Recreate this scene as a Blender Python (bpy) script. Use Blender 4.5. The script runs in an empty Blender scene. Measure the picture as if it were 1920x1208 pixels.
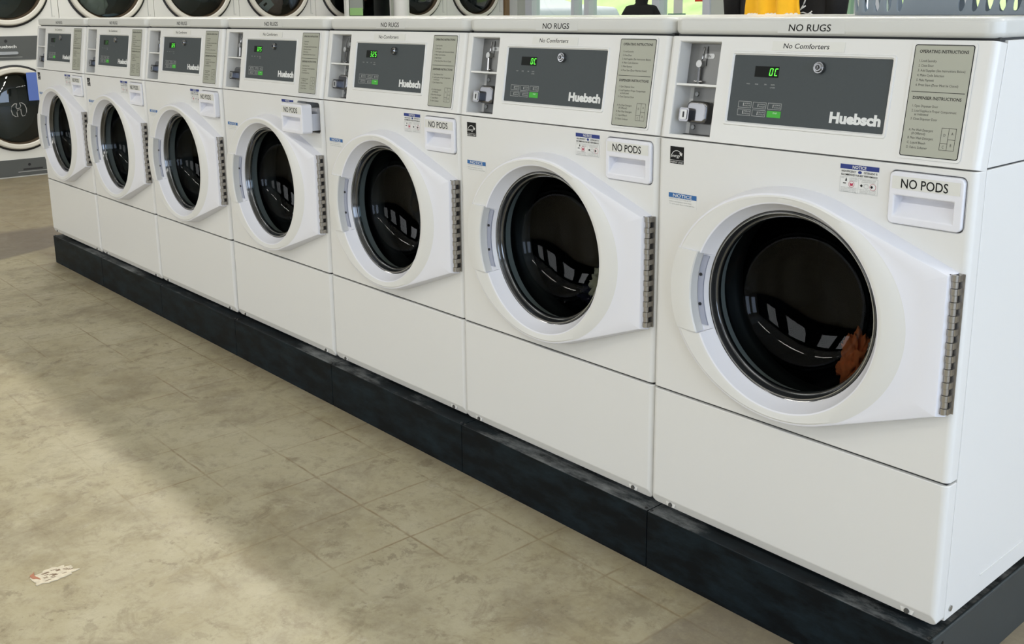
import bpy, bmesh, math, random
from mathutils import Vector, Matrix, noise
PI = math.pi
random.seed(7)
SC = bpy.context.scene
COL = SC.collection

# ------------------------------------------------------------------ camera
F_PX, CAMP = 1921.79, Vector((5.52, -1.6622, 1.2683))
YAW, PITCH, ROLL, SHIFT_Y = -0.8507, -0.2272, -0.0095, 140.23
fw = Vector((math.sin(YAW)*math.cos(PITCH), math.cos(YAW)*math.cos(PITCH), math.sin(PITCH)))
rt = Vector((math.cos(YAW), -math.sin(YAW), 0)); up = rt.cross(fw)
r2 = rt*math.cos(ROLL) + up*math.sin(ROLL); u2 = -rt*math.sin(ROLL) + up*math.cos(ROLL)
cd = bpy.data.cameras.new('camera'); cam = bpy.data.objects.new('camera', cd); COL.objects.link(cam)
cd.sensor_fit = 'HORIZONTAL'; cd.sensor_width = 36.0; cd.lens = 36.0*F_PX/1920.0
cd.shift_y = -SHIFT_Y/1920.0; cd.clip_start = 0.02; cd.clip_end = 200
cam.matrix_world = Matrix(((r2.x, u2.x, -fw.x, CAMP.x), (r2.y, u2.y, -fw.y, CAMP.y), (r2.z, u2.z, -fw.z, CAMP.z), (0, 0, 0, 1)))
SC.camera = cam

# ------------------------------------------------------------------ world, sun, large lights, exposure
SC.view_settings.view_transform = 'Standard'; SC.view_settings.look = 'None'
SC.view_settings.gamma = 1.0; SC.view_settings.use_curve_mapping = False
SC.view_settings.exposure = 0.32
w = bpy.data.worlds.new('world'); SC.world = w; w.use_nodes = True
wn = w.node_tree.nodes; wl = w.node_tree.links
sky = wn.new('ShaderNodeTexSky'); sky.sky_type = 'PREETHAM'; sky.turbidity = 4.0
sky.sun_direction = Vector((-0.35, -0.6, 0.72)).normalized()
bg = wn['Background']; bg.inputs['Strength'].default_value = 0.6
mixw = wn.new('ShaderNodeMixRGB'); mixw.inputs[0].default_value = 0.65; mixw.inputs[2].default_value = (0.86, 0.93, 1.0, 1)
wl.new(sky.outputs[0], mixw.inputs[1]); wl.new(mixw.outputs[0], bg.inputs['Color'])

def lamp(name, kind, loc, rot, energy, color=(1, 1, 1), sx=1, sy=1, **kw):
    d = bpy.data.lights.new(name, kind); d.energy = energy; d.color = color
    if kind == 'AREA': d.shape = 'RECTANGLE'; d.size = sx; d.size_y = sy
    for k, v in kw.items(): setattr(d, k, v)
    o = bpy.data.objects.new(name, d); o.location = loc; o.rotation_euler = rot; COL.objects.link(o)
    return o
sun = lamp('sun', 'SUN', (0, 0, 20), (0, 0, 0), 4.0, (1, .96, .88), angle=math.radians(1))
sun.rotation_euler = Vector((0.35, 0.6, -0.72)).to_track_quat('-Z', 'Y').to_euler()
# daylight through the shop front behind the photographer and through the windows of the end wall
for wx in (-2.4, .3, 3.0, 5.7):
    lamp('front_window_daylight', 'AREA', (wx, -5.2, 1.65), (math.radians(90), 0, 0), 27, (.95, .98, 1), 1.5, 1.7)
for wy in (-3.6, -1.6, .4, 2.4):
    lamp('end_window_daylight', 'AREA', (9.3, wy, 1.55), (0, math.radians(90), 0), 42, (.60, .75, 1.0), 2.0, 1.3)
TUBES = [(x, y) for x in (-1.6, 1.2, 4.0, 6.8) for y in (-2.6, 1.0, 4.0)]
for x, y in TUBES:
    lamp('tube_light', 'AREA', (x, y, 2.93), (0, 0, 0), {-2.6: 21, 1.0: 30, 4.0: 16}[y], (1, .97, .90), 1.9, .12)

# ------------------------------------------------------------------ materials
def nt(name):
    m = bpy.data.materials.new(name); m.use_nodes = True
    return m, m.node_tree.nodes, m.node_tree.links, m.node_tree.nodes['Principled BSDF']
def mat(name, col, rough=.5, metal=0, spec=None, emit=None, es=0, bump=0, bscale=40, var=0, vscale=6, coat=0):
    m, n, l, b = nt(name)
    b.inputs['Base Color'].default_value = (*col, 1); b.inputs['Roughness'].default_value = rough
    b.inputs['Metallic'].default_value = metal
    if spec is not None: b.inputs['Specular IOR Level'].default_value = spec
    if coat: b.inputs['Coat Weight'].default_value = coat; b.inputs['Coat Roughness'].default_value = .08
    if emit: b.inputs['Emission Color'].default_value = (*emit, 1); b.inputs['Emission Strength'].default_value = es
    tc = n.new('ShaderNodeTexCoord')
    if var:
        t = n.new('ShaderNodeTexNoise'); t.inputs['Scale'].default_value = vscale; t.inputs['Detail'].default_value = 5
        r = n.new('ShaderNodeMapRange'); r.inputs['To Min'].default_value = 1-var; r.inputs['To Max'].default_value = 1+var
        mx = n.new('ShaderNodeVectorMath'); mx.operation = 'SCALE'; mx.inputs[0].default_value = col
        l.new(tc.outputs['Object'], t.inputs['Vector']); l.new(t.outputs['Fac'], r.inputs['Value'])
        l.new(r.outputs[0], mx.inputs['Scale']); l.new(mx.outputs[0], b.inputs['Base Color'])
    if bump:
        t = n.new('ShaderNodeTexNoise'); t.inputs['Scale'].default_value = bscale; t.inputs['Detail'].default_value = 4
        bp = n.new('ShaderNodeBump'); bp.inputs['Strength'].default_value = bump; bp.inputs['Distance'].default_value = .002
        l.new(tc.outputs['Object'], t.inputs['Vector']); l.new(t.outputs['Fac'], bp.inputs['Height']); l.new(bp.outputs[0], b.inputs['Normal'])
    return m
def glass(name, tint, ior=1.5, rough=.01, gl=(1, 1, 1)):
    m, n, l, b = nt(name); n.remove(b)
    tr = n.new('ShaderNodeBsdfTransparent'); tr.inputs[0].default_value = (*tint, 1)
    g = n.new('ShaderNodeBsdfGlossy'); g.inputs['Roughness'].default_value = rough; g.inputs['Color'].default_value = (*gl, 1)
    f = n.new('ShaderNodeFresnel'); f.inputs['IOR'].default_value = ior
    mx = n.new('ShaderNodeMixShader'); l.new(f.outputs[0], mx.inputs[0]); l.new(tr.outputs[0], mx.inputs[1]); l.new(g.outputs[0], mx.inputs[2])
    l.new(mx.outputs[0], n['Material Output'].inputs['Surface'])
    return m
ENAMEL = mat('white_enamel', (.715, .71, .69), .32, bump=.04, bscale=260)
CAPM = mat('cap_enamel', (.59, .59, .56), .30)
PLASTIC = mat('white_plastic', (.75, .75, .795), .36)
PLASTIC2 = mat('ring_plastic', (.69, .685, .66), .34)
CATCH = mat('grey_lavender_plastic', (.36, .38, .47), .4)
BLACKM = mat('black_rubber', (.012, .012, .013), .45)
GASK = mat('black_glossy_rim', (.02, .021, .022), .12, 0, spec=.9, coat=.6)
SCREW = mat('dark_screw', (.10, .10, .10), .35, .7)
STEEL = mat('brushed_steel', (.46, .46, .45), .34, .9, bump=.15, bscale=120)
DCHROME = mat('dull_chrome', (.20, .20, .21), .22, 1.0)
PLATE = mat('stainless_plate', (.20, .20, .195), .38, .5)
HINGE = mat('hinge_steel', (.40, .38, .355), .33, .95)
CHROME = mat('chrome', (.36, .36, .37), .13, 1.0)
DRUMM = mat('dark_drum', (.022, .030, .033), .26, .85)
GLASSM = glass('door_glass', (.38, .42, .42), 1.22)
FACE = mat('dark_grey_faceplate', (.052, .062, .066), .5, spec=.3, var=.06, vscale=200)
LABEL = mat('silver_label', (.36, .365, .30), .42, .1)
PAPER = mat('white_sticker', (.72, .72, .70), .5)
TAPE = mat('label_tape', (.69, .685, .645), .35)
INK = mat('black_ink', (.008, .008, .008), .6, spec=.2)
GREYINK = mat('grey_ink', (.42, .43, .42), .5)
SILVERINK = mat('light_silver_ink', (.70, .71, .70), .5)
BLUEINK = mat('blue_ink', (.02, .12, .34), .5)
NAVYINK = mat('navy_ink', (.012, .03, .19), .5)
REDINK = mat('red_ink', (.45, .03, .08), .5)
LCDM = mat('display_window', (.003, .004, .003), .4, spec=.15)
GREENE = mat('green_led', (.05, .5, .03), .5, emit=(.12, 1, .05), es=1.0)
GREENDIM = mat('green_led_dim', (.03, .18, .02), .5, emit=(.08, .5, .04), es=.22)
GREENB = mat('green_start_light', (.03, .25, .02), .5, emit=(.06, .8, .02), es=.12)
INSIDE = mat('dark_interior', (.03, .032, .033), .7)

# black base steel with dusty scuffs
def base_mat():
    m, n, l, b = nt('black_painted_steel')
    tc = n.new('ShaderNodeTexCoord'); geo = n.new('ShaderNodeNewGeometry')
    t = n.new('ShaderNodeTexNoise'); t.inputs['Scale'].default_value = 9; t.inputs['Detail'].default_value = 8; t.inputs['Roughness'].default_value = .7
    mp = n.new('ShaderNodeMapping'); mp.inputs['Scale'].default_value = (1, 3, 3)
    l.new(geo.outputs['Position'], mp.inputs[0]); l.new(mp.outputs[0], t.inputs['Vector'])
    cr = n.new('ShaderNodeValToRGB'); cr.color_ramp.elements[0].position = .42; cr.color_ramp.elements[1].position = .8
    cr.color_ramp.elements[0].color = (.003, .0045, .006, 1); cr.color_ramp.elements[1].color = (.013, .025, .033, 1)
    l.new(t.outputs['Fac'], cr.inputs[0])
    t2 = n.new('ShaderNodeTexNoise'); t2.inputs['Scale'].default_value = 26; t2.inputs['Detail'].default_value = 9; t2.inputs['Roughness'].default_value = .75
    t3 = n.new('ShaderNodeTexNoise'); t3.inputs['Scale'].default_value = 3.2; t3.inputs['Detail'].default_value = 2
    l.new(geo.outputs['Position'], t3.inputs['Vector'])
    mp2 = n.new('ShaderNodeMapping'); mp2.inputs['Scale'].default_value = (.55, 1.3, 1); l.new(geo.outputs['Position'], mp2.inputs[0]); l.new(mp2.outputs[0], t2.inputs['Vector'])
    mm = n.new('ShaderNodeMath'); mm.operation = 'MULTIPLY'; l.new(t2.outputs['Fac'], mm.inputs[0]); l.new(t3.outputs['Fac'], mm.inputs[1])
    sep = n.new('ShaderNodeSeparateXYZ'); l.new(geo.outputs['Normal'], sep.inputs[0])
    upm = n.new('ShaderNodeMapRange'); upm.inputs['From Min'].default_value = .6; upm.inputs['From Max'].default_value = .9; l.new(sep.outputs['Z'], upm.inputs['Value'])
    cr2 = n.new('ShaderNodeMapRange'); cr2.inputs['From Min'].default_value = .23; cr2.inputs['From Max'].default_value = .42; cr2.inputs['To Min'].default_value = .07; l.new(mm.outputs[0], cr2.inputs['Value'])
    m2 = n.new('ShaderNodeMath'); m2.operation = 'MULTIPLY'; l.new(cr2.outputs[0], m2.inputs[0]); l.new(upm.outputs[0], m2.inputs[1])
    mx = n.new('ShaderNodeMixRGB'); l.new(m2.outputs[0], mx.inputs[0]); l.new(cr.outputs[0], mx.inputs[1]); mx.inputs[2].default_value = (.24, .25, .25, 1)
    l.new(mx.outputs[0], b.inputs['Base Color']); b.inputs['Roughness'].default_value = .5; b.inputs['Specular IOR Level'].default_value = .13
    return m
BASEM = base_mat(); SIDEM = mat('window_lit_steel', (.028, .038, .043), .38, spec=.5, var=.12, vscale=12)  # end plate: base paint lightened, window light put into its colour

def floor_mat():
    m, n, l, b = nt('worn_concrete')
    geo = n.new('ShaderNodeNewGeometry'); P = geo.outputs['Position']
    def noi(s, d=6, r=.6, dist=0):
        t = n.new('ShaderNodeTexNoise'); t.inputs['Scale'].default_value = s; t.inputs['Detail'].default_value = d
        t.inputs['Roughness'].default_value = r; t.inputs['Distortion'].default_value = dist; l.new(P, t.inputs['Vector']); return t.outputs['Fac']
    def mr(v, a, b_, c=0, d=1):
        r = n.new('ShaderNodeMapRange'); r.inputs['From Min'].default_value = a; r.inputs['From Max'].default_value = b_
        r.inputs['To Min'].default_value = c; r.inputs['To Max'].default_value = d; l.new(v, r.inputs['Value']); return r.outputs[0]
    def mth(op, a, b_=None):
        k = n.new('ShaderNodeMath'); k.operation = op
        for i, v in enumerate((a, b_)):
            if v is None: continue
            if isinstance(v, (int, float)): k.inputs[i].default_value = v
            else: l.new(v, k.inputs[i])
        return k.outputs[0]
    def mix(f, a, b_):
        k = n.new('ShaderNodeMixRGB')
        if isinstance(f, (int, float)): k.inputs[0].default_value = f
        else: l.new(f, k.inputs[0])
        for i, v in ((1, a), (2, b_)):
            if isinstance(v, tuple): k.inputs[i].default_value = (*v, 1)
            else: l.new(v, k.inputs[i])
        return k.outputs[0]
    c = mix(mr(noi(1.1, 5), .32, .68), (.315, .262, .150), (.405, .360, .235))
    c = mix(mr(noi(6, 8, .7, .4), .35, .75), c, (.455, .41, .285))
    c = mix(mth('MULTIPLY', mr(noi(9, 10, .78, .6), .53, .68), .65), c, (.17, .13, .075))
    c = mix(mth('MULTIPLY', mr(noi(2.6, 9, .72, .2), .50, .70), .7), c, (.17, .135, .082))
    c = mix(mth('MULTIPLY', mr(noi(24, 8, .8, .3), .50, .72), .55), c, (.20, .155, .095))
    c = mix(mth('MULTIPLY', mr(noi(15, 8, .8, .5), .58, .72), .5), c, (.52, .48, .38))
    # ghost lines of lifted 9 inch tiles
    sx = n.new('ShaderNodeSeparateXYZ'); l.new(P, sx.inputs[0])
    wob = mth('MULTIPLY', mth('SUBTRACT', noi(14, 4), .5), .008)
    def line(v, off, w_=.0042):
        t = mth('ADD', mth('DIVIDE', mth('SUBTRACT', mth('ADD', v, wob), off), .2245), 40.5)
        d = mth('MULTIPLY', mth('ABSOLUTE', mth('SUBTRACT', mth('FRACT', t), .5)), .2245)
        return mr(d, w_*.3, w_, 1, 0)
    fade = mr(mth('ADD', sx.outputs[1], mth('MULTIPLY', noi(2, 3), .3)), -.75, -.45, .22, 1)
    lx = line(sx.outputs[0], 4.060); ly = line(sx.outputs[1], -.105)
    ln = mth('MULTIPLY', mth('MAXIMUM', lx, ly), mth('MULTIPLY', mr(mth('ADD', noi(1.9, 5, .65), mr(sx.outputs[1], -.6, -.15, 0, .06)), .45, .62), mr(noi(17, 5, .7), .35, .55, .35, 1)))
    c = mix(mth('MULTIPLY', mth('MULTIPLY', ln, fade), .75), c, (.20, .135, .06))
    c = mix(mth('MULTIPLY', mth('MULTIPLY', mr(noi(16, 10, .72, .3), .57, .60), mr(noi(1.7, 3), .46, .58)), .5), c, (.175, .14, .085))
    # dark specks
    vor = n.new('ShaderNodeTexVoronoi'); vor.inputs['Scale'].default_value = 5.5; l.new(P, vor.inputs['Vector'])
    c = mix(mr(vor.outputs['Distance'], .012, .022, .75, 0), c, (.10, .085, .05))
    # darker brown along the foot of the bases
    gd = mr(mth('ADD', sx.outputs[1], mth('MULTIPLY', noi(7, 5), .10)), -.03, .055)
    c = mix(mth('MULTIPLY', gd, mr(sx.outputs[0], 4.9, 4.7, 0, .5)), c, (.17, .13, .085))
    # dark patch of older floor paint beyond the far end
    pd = mth('MULTIPLY', mr(mth('ADD', sx.outputs[0], mth('MULTIPLY', noi(3, 4), .12)), -.98, -.90), mr(mth('ADD', sx.outputs[0], mth('MULTIPLY', sx.outputs[1], .45)), -.33, -.37))
    pd = mth('MULTIPLY', pd, mr(sx.outputs[1], -1.2, -.6))
    c = mix(mth('MULTIPLY', pd, .85), c, (.145, .118, .092))
    # rough bare strip at the near corner
    rd = mth('MULTIPLY', mr(mth('ADD', sx.outputs[0], mth('MULTIPLY', noi(12, 6), .08)), 4.32, 4.34), mr(mth('ADD', sx.outputs[1], mth('MULTIPLY', noi(9, 6), .10)), -.26, -.20))
    c = mix(mth('MULTIPLY', rd, mr(noi(30, 8, .8), .3, .7, .25, .95)), c, (.20, .165, .12))
    l.new(c, b.inputs['Base Color'])
    b.inputs['Roughness'].default_value = .5
    l.new(mr(noi(5, 6), .3, .7, .34, .58), b.inputs['Roughness'])
    bp = n.new('ShaderNodeBump'); bp.inputs['Strength'].default_value = .25; bp.inputs['Distance'].default_value = .003
    l.new(mth('ADD', noi(40, 6, .7), mth('MULTIPLY', ln, -.4)), bp.inputs['Height']); l.new(bp.outputs[0], b.inputs['Normal'])
    return m

# ------------------------------------------------------------------ helpers
def props(o, label=None, cat=None, group=None, kind=None):
    if label: o['label'] = label
    if cat: o['category'] = cat
    if group: o['group'] = group
    if kind: o['kind'] = kind
    return o
def link(name, me, parent=None, loc=None):
    o = bpy.data.objects.new(name, me); COL.objects.link(o)
    if parent: o.parent = parent
    if loc: o.location = loc
    return o
def empty(name, loc, label, cat, group=None, rz=0):
    o = bpy.data.objects.new(name, None); o.location = loc; o.rotation_euler = (0, 0, rz); o.empty_display_size = .1
    COL.objects.link(o); return props(o, label, cat, group)
class MB:
    """collects geometry with several materials into one mesh"""
    def __init__(s): s.v = []; s.f = []; s.m = []; s.mats = []; s.sm = []
    def mi(s, m):
        if m not in s.mats: s.mats.append(m)
        return s.mats.index(m)
    def add(s, vs, fs, m, smooth=False):
        k = len(s.v); s.v += [tuple(v) for v in vs]; i = s.mi(m)
        for f in fs: s.f.append([k+a for a in f]); s.m.append(i); s.sm.append(smooth)
        return s
    def box(s, x0, x1, y0, y1, z0, z1, m):
        vs = [(x, y, z) for z in (z0, z1) for y in (y0, y1) for x in (x0, x1)]
        return s.add(vs, [(0, 2, 3, 1), (4, 5, 7, 6), (0, 1, 5, 4), (2, 6, 7, 3), (0, 4, 6, 2), (1, 3, 7, 5)], m)
    def prism(s, poly, a, b, axis, m, smooth=False):
        """poly in the plane across axis: z:(x,y)  y:(x,z)  x:(y,z)"""
        def P(p, t): return {'z': (p[0], p[1], t), 'y': (p[0], t, p[1]), 'x': (t, p[0], p[1])}[axis]
        n = len(poly); ar = sum(poly[i][0]*poly[(i+1) % n][1]-poly[(i+1) % n][0]*poly[i][1] for i in range(n))
        if (ar < 0) != (axis == 'y'): poly = poly[::-1]
        vs = [P(p, a) for p in poly]+[P(p, b) for p in poly]
        fs = [tuple(range(n))[::-1], tuple(range(n, 2*n))]+[(i, (i+1) % n, n+(i+1) % n, n+i) for i in range(n)]
        return s.add(vs, fs, m, smooth)
    def cyl(s, p0, p1, r0, m, r1=None, n=16, caps=True, smooth=True):
        p0, p1 = Vector(p0), Vector(p1); r1 = r0 if r1 is None else r1; d = (p1-p0).normalized()
        a = d.orthogonal().normalized(); b = d.cross(a)
        vs = [p0+(a*math.cos(t)+b*math.sin(t))*r0 for t in [2*PI*i/n for i in range(n)]]+[p1+(a*math.cos(t)+b*math.sin(t))*r1 for t in [2*PI*i/n for i in range(n)]]
        s.add(vs, [(i, (i+1) % n, n+(i+1) % n, n+i) for i in range(n)], m, smooth)
        if caps: s.add(vs, [tuple(range(n))[::-1], tuple(range(n, 2*n))], m)
        return s
    def lathe(s, prof, cx, cz, m, n=72, smooth=True, flip=False):
        """prof [(r,y)] round the y axis through (cx,cz)"""
        vs = []; fs = []
        for r, y in prof:
            for i in range(n):
                t = 2*PI*i/n; vs.append((cx+r*math.cos(t), y, cz+r*math.sin(t)))
        for k in range(len(prof)-1):
            for i in range(n):
                q = (k*n+i, k*n+(i+1) % n, (k+1)*n+(i+1) % n, (k+1)*n+i)
                fs.append(q[::-1] if flip else q)
        return s.add(vs, fs, m, smooth)
    def tube(s, pts, r, m, n=8):
        pts = [Vector(p) for p in pts]; vs = []; fs = []
        for i, p in enumerate(pts):
            d = (pts[min(i+1, len(pts)-1)]-pts[max(i-1, 0)]).normalized()
            a = d.cross(Vector((0, 0, 1)) if abs(d.z) < .9 else Vector((1, 0, 0))).normalized(); b = d.cross(a)
            rr = r[i] if isinstance(r, (list, tuple)) else r
            vs += [p+(a*math.cos(2*PI*k/n)+b*math.sin(2*PI*k/n))*rr for k in range(n)]
        for i in range(len(pts)-1):
            for k in range(n): fs.append((i*n+k, i*n+(k+1) % n, (i+1)*n+(k+1) % n, (i+1)*n+k))
        fs += [tuple(range(n))[::-1], tuple(range(len(vs)-n, len(vs)))]
        return s.add(vs, fs, m, True)
    def mesh(s, name='mesh', sharp=35, fix=True):
        me = bpy.data.meshes.new(name); me.from_pydata(s.v, [], s.f)
        for m in s.mats: me.materials.append(m)
        me.polygons.foreach_set('material_index', s.m); me.polygons.foreach_set('use_smooth', s.sm)
        if fix:
            bm = bmesh.new(); bm.from_mesh(me); bmesh.ops.remove_doubles(bm, verts=bm.verts, dist=1e-6)
            bmesh.ops.recalc_face_normals(bm, faces=bm.faces); bm.to_mesh(me); bm.free()
        me.update()
        if sharp: me.set_sharp_from_angle(angle=math.radians(sharp))
        return me
    def build(s, name, parent=None, loc=None, **k): return link(name, s.mesh(name, **k), parent, loc)
def rrect(x0, x1, y0, y1, r, n=5):
    p = []
    for cx, cy, a in ((x1-r, y1-r, 0), (x0+r, y1-r, 90), (x0+r, y0+r, 180), (x1-r, y0+r, 270)):
        for i in range(n+1):
            t = math.radians(a+90*i/n); p.append((cx+r*math.cos(t), cy+r*math.sin(t)))
    return p
def ffront(x0, x1, y0, y1, r, n=5):
    """plan outline with two rounded corners on the y0 side"""
    p = [(x1, y1), (x0, y1)]
    for i in range(n+1): t = math.radians(180+90*i/n); p.append((x0+r+r*math.cos(t), y0+r+r*math.sin(t)))
    for i in range(n+1): t = math.radians(270+90*i/n); p.append((x1-r+r*math.cos(t), y0+r+r*math.sin(t)))
    return p
def disc(cx, cy, r, n=24, a0=0, a1=360):
    return [(cx+r*math.cos(math.radians(a0+(a1-a0)*i/n)), cy+r*math.sin(math.radians(a0+(a1-a0)*i/n))) for i in range(n)]
def solid(shape, cuts=(), isect=(), bevel=.003, seg=3, ang=35, name='solid'):
    """boolean + bevel + weighted normals, returned as one mesh"""
    tmp = []
    o = link('tmp', shape.mesh('tmp', sharp=0)); tmp.append(o)
    for c, op in [(c, 'DIFFERENCE') for c in cuts]+[(c, 'INTERSECT') for c in isect]:
        co = link('tmpc', c.mesh('tmpc', sharp=0)); tmp.append(co)
        md = o.modifiers.new('b', 'BOOLEAN'); md.operation = op; md.object = co; md.solver = 'EXACT'
    if bevel:
        md = o.modifiers.new('v', 'BEVEL'); md.width = bevel; md.segments = seg; md.limit_method = 'ANGLE'; md.angle_limit = math.radians(ang)
    md = o.modifiers.new('w', 'WEIGHTED_NORMAL'); md.keep_sharp = False
    for p in o.data.polygons: p.use_smooth = True
    dg = bpy.context.evaluated_depsgraph_get(); dg.update()
    me = bpy.data.meshes.new_from_object(o.evaluated_get(dg)); me.name = name
    for t in tmp: bpy.data.objects.remove(t)
    return me
_tc = {}
def textgeo(s, bold=0, res=2):
    k = (s, bold, res)
    if k not in _tc:
        c = bpy.data.curves.new('t', 'FONT'); c.body = s; c.resolution_u = res; c.offset = bold
        o = bpy.data.objects.new('t', c); COL.objects.link(o)
        dg = bpy.context.evaluated_depsgraph_get(); dg.update()
        me = bpy.data.meshes.new_from_object(o.evaluated_get(dg))
        vs = [(v.co.x, v.co.y) for v in me.vertices]; fs = [tuple(p.vertices) for p in me.polygons]
        bpy.data.objects.remove(o); _tc[k] = (vs, fs)
    return _tc[k]
def text(mb, s, x0, zb, h, m, y=0, width=None, bold=0, ital=0, res=2, align='l', flat=None):
    """lettering standing in the xz plane facing -y; h = capital height, zb = baseline"""
    vs, fs = textgeo(s, bold, res)
    if not vs: return
    xa = min(v[0] for v in vs); xb = max(v[0] for v in vs)
    sz = h/.69; sx = sz*.82 if width is None else width/(xb-xa)
    W = (xb-xa)*sx; off = {'l': 0, 'c': -W/2, 'r': -W}[align]
    out = [(x0+off+(v[0]-xa)*sx+ital*v[1]*sz, y, zb+v[1]*sz) for v in vs]
    mb.add(out, fs, m)
def flat(mb, poly, y, m):
    n = len(poly); ar = sum(poly[i][0]*poly[(i+1) % n][1]-poly[(i+1) % n][0]*poly[i][1] for i in range(n))
    if ar < 0: poly = poly[::-1]
    mb.add([(a, y, b) for a, b in poly], [tuple(range(n))], m)
def qd(mb, x0, x1, z0, z1, y, m): flat(mb, [(x0, z0), (x1, z0), (x1, z1), (x0, z1)], y, m)
def frame2(mb, x0, x1, z0, z1, t, y, m):
    qd(mb, x0, x1, z0, z0+t, y, m); qd(mb, x0, x1, z1-t, z1, y, m); qd(mb, x0, x0+t, z0, z1, y, m); qd(mb, x1-t, x1, z0, z1, y, m)
def sheet(poly_or_rect, y0, t, m, mb=None):
    mb = mb or MB(); p = poly_or_rect
    if len(p) == 4 and not isinstance(p[0], tuple): p = [(p[0], p[2]), (p[1], p[2]), (p[1], p[3]), (p[0], p[3])]
    mb.prism(p, y0-t, y0, 'y', m); return mb
def copy_tree(o, parent=None, skip=()):
    c = o.copy(); COL.objects.link(c)
    if parent: c.parent = parent
    for ch in list(o.children):
        if ch.name.split('.')[0] not in skip: copy_tree(ch, c, skip)
    return c
SEG = {'0': 'abcdef', '1': 'bc', '2': 'abged', '3': 'abgcd', '5': 'afgcd', '6': 'afgedc', 'C': 'adef'}
def digits(mb, s, x1, z0, h, y, m):
    w_ = h*.52; t = h*.12; sh = .12; st = h*.80
    for i, c in enumerate(s[::-1]):
        x = x1-w_-i*st
        R = {'a': (t*.6, w_-t*.6, h-t, h), 'd': (t*.6, w_-t*.6, 0, t), 'g': (t*.6, w_-t*.6, h/2-t/2, h/2+t/2), 'f': (0, t, h/2+t*.3, h-t*.5),
             'e': (0, t, t*.5, h/2-t*.3), 'b': (w_-t, w_, h/2+t*.3, h-t*.5), 'c': (w_-t, w_, t*.5, h/2-t*.3)}
        for k in SEG[c]:
            a, b, c0, d = R[k]
            flat(mb, [(x+a+sh*c0, z0+c0), (x+b+sh*c0, z0+c0), (x+b+sh*d, z0+d), (x+a+sh*d, z0+d)], y, m)

# ------------------------------------------------------------------ the room
floor_m = floor_mat()
WALLM = mat('painted_wall', (.50, .53, .49), .7, var=.03, vscale=2)
WHITEW = mat('white_wall', (.72, .72, .70), .7, var=.03, vscale=2)
CEILM = mat('ceiling_tile', (.70, .70, .67), .8, bump=.3, bscale=300)
FRAMEM = mat('window_frame_paint', (.62, .65, .72), .45)
PANEM = glass('window_pane', (.97, .985, .98), 1.25)
m = MB(); m.add([(-6, -5.3, 0), (9.4, -5.3, 0), (9.4, 6.3, 0), (-6, 6.3, 0)], [(0, 1, 2, 3)], floor_m)
flo = m.build('floor', fix=False); props(flo, kind='structure')
# damaged spot of bare filler in the floor (a chip with its own shape and depth)
m = MB(); ce = []
CHIPM = mat('bare_filler', (.62, .55, .42), .85, var=.35, vscale=70, bump=.8, bscale=90); DIRTM = mat('brown_dirt', (.20, .13, .08), .9); BRICKR = mat('red_under_layer', (.40, .17, .10), .85, var=.2, vscale=90)
for k in range(44):
    t = 2*PI*k/44; rr = 1+.45*noise.noise(Vector((math.cos(t)*3.1, math.sin(t)*3.1, 3)))
    ce.append((3.196+math.cos(t)*.030*rr-.0*math.sin(t), -1.050+math.sin(t)*.047*rr))
m.prism(ce, 0.0004, .0022, 'z', CHIPM)
m.prism([(3.178+.020*math.cos(t)*(1+.3*math.sin(3*t)), -1.086+.0065*math.sin(t)*(1+.4*math.sin(2*t+1))+.004*math.cos(2*t)) for t in [2*PI*k/18 for k in range(18)]], .0022, .0034, 'z', BRICKR)
for k in range(26):
    x = 3.196+random.uniform(-.02, .02); y = -1.045+random.uniform(-.028, .035)
    m.prism([(x-.0008, y-.005), (x+.0006, y-.004), (x+.0014, y+.005), (x-.0006, y+.004)], .0022, .0026, 'z', DIRTM)
o = m.build('floor_chip'); props(o, 'pale chipped patch in the concrete floor with a reddish edge', 'floor patch')
m = MB().box(-6, 9.4, -5.3, 6.3, 3.0, 3.06, CEILM)
props(m.build('ceiling'), kind='structure')
# back wall with window band and door light
def wall_y(name, y0, y1, x0, x1, zt, holes, mt):
    """wall slab between y0,y1 with rectangular openings (x0,x1,z0,z1)"""
    b = MB(); xs = sorted({x0, x1, *[h[0] for h in holes], *[h[1] for h in holes]})
    for a, c in zip(xs, xs[1:]):
        h = [q for q in holes if q[0] <= a+1e-6 and q[1] >= c-1e-6]
        if not h: b.box(a, c, y0, y1, 0, zt, mt)
        else:
            if h[0][2] > 0: b.box(a, c, y0, y1, 0, h[0][2], mt)
            if h[0][3] < zt: b.box(a, c, y0, y1, h[0][3], zt, mt)
    return props(b.build(name), kind='structure')
wall_y('wall_back', 6.1, 6.3, -6, 9.4, 3, [(-3.05, -.56, .95, 2.6), (1.12, 2.6, .1, 2.5)], WALLM)
wall_y('wall_front', -5.5, -5.3, -6, 9.4, 3, [], mat('dark_front_wall', (.016, .017, .018), .7))
def wall_x(name, x0, x1, y0, y1, zt, holes, mt):
    b = MB(); ys = sorted({y0, y1, *[h[0] for h in holes], *[h[1] for h in holes]})
    for a, c in zip(ys, ys[1:]):
        h = [q for q in holes if q[0] <= a+1e-6 and q[1] >= c-1e-6]
        if not h: b.box(x0, x1, a, c, 0, zt, mt)
        else:
            if h[0][2] > 0: b.box(x0, x1, a, c, 0, h[0][2], mt)
            if h[0][3] < zt: b.box(x0, x1, a, c, h[0][3], zt, mt)
    return props(b.build(name), kind='structure')
wall_x('wall_right', 9.4, 9.6, -5.3, 6.3, 3, [], WHITEW)
wall_x('wall_left', -6.2, -6, -5.3, 6.3, 3, [], WHITEW)
b = MB().box(-3.3, -3.2, .395, 5.905, 2.06, 3.0, WHITEW); props(b.build('wall_bulkhead'), kind='structure')
WOOD = mat('brown_wood_trim', (.23, .15, .075), .5, var=.15, vscale=20)
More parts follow.
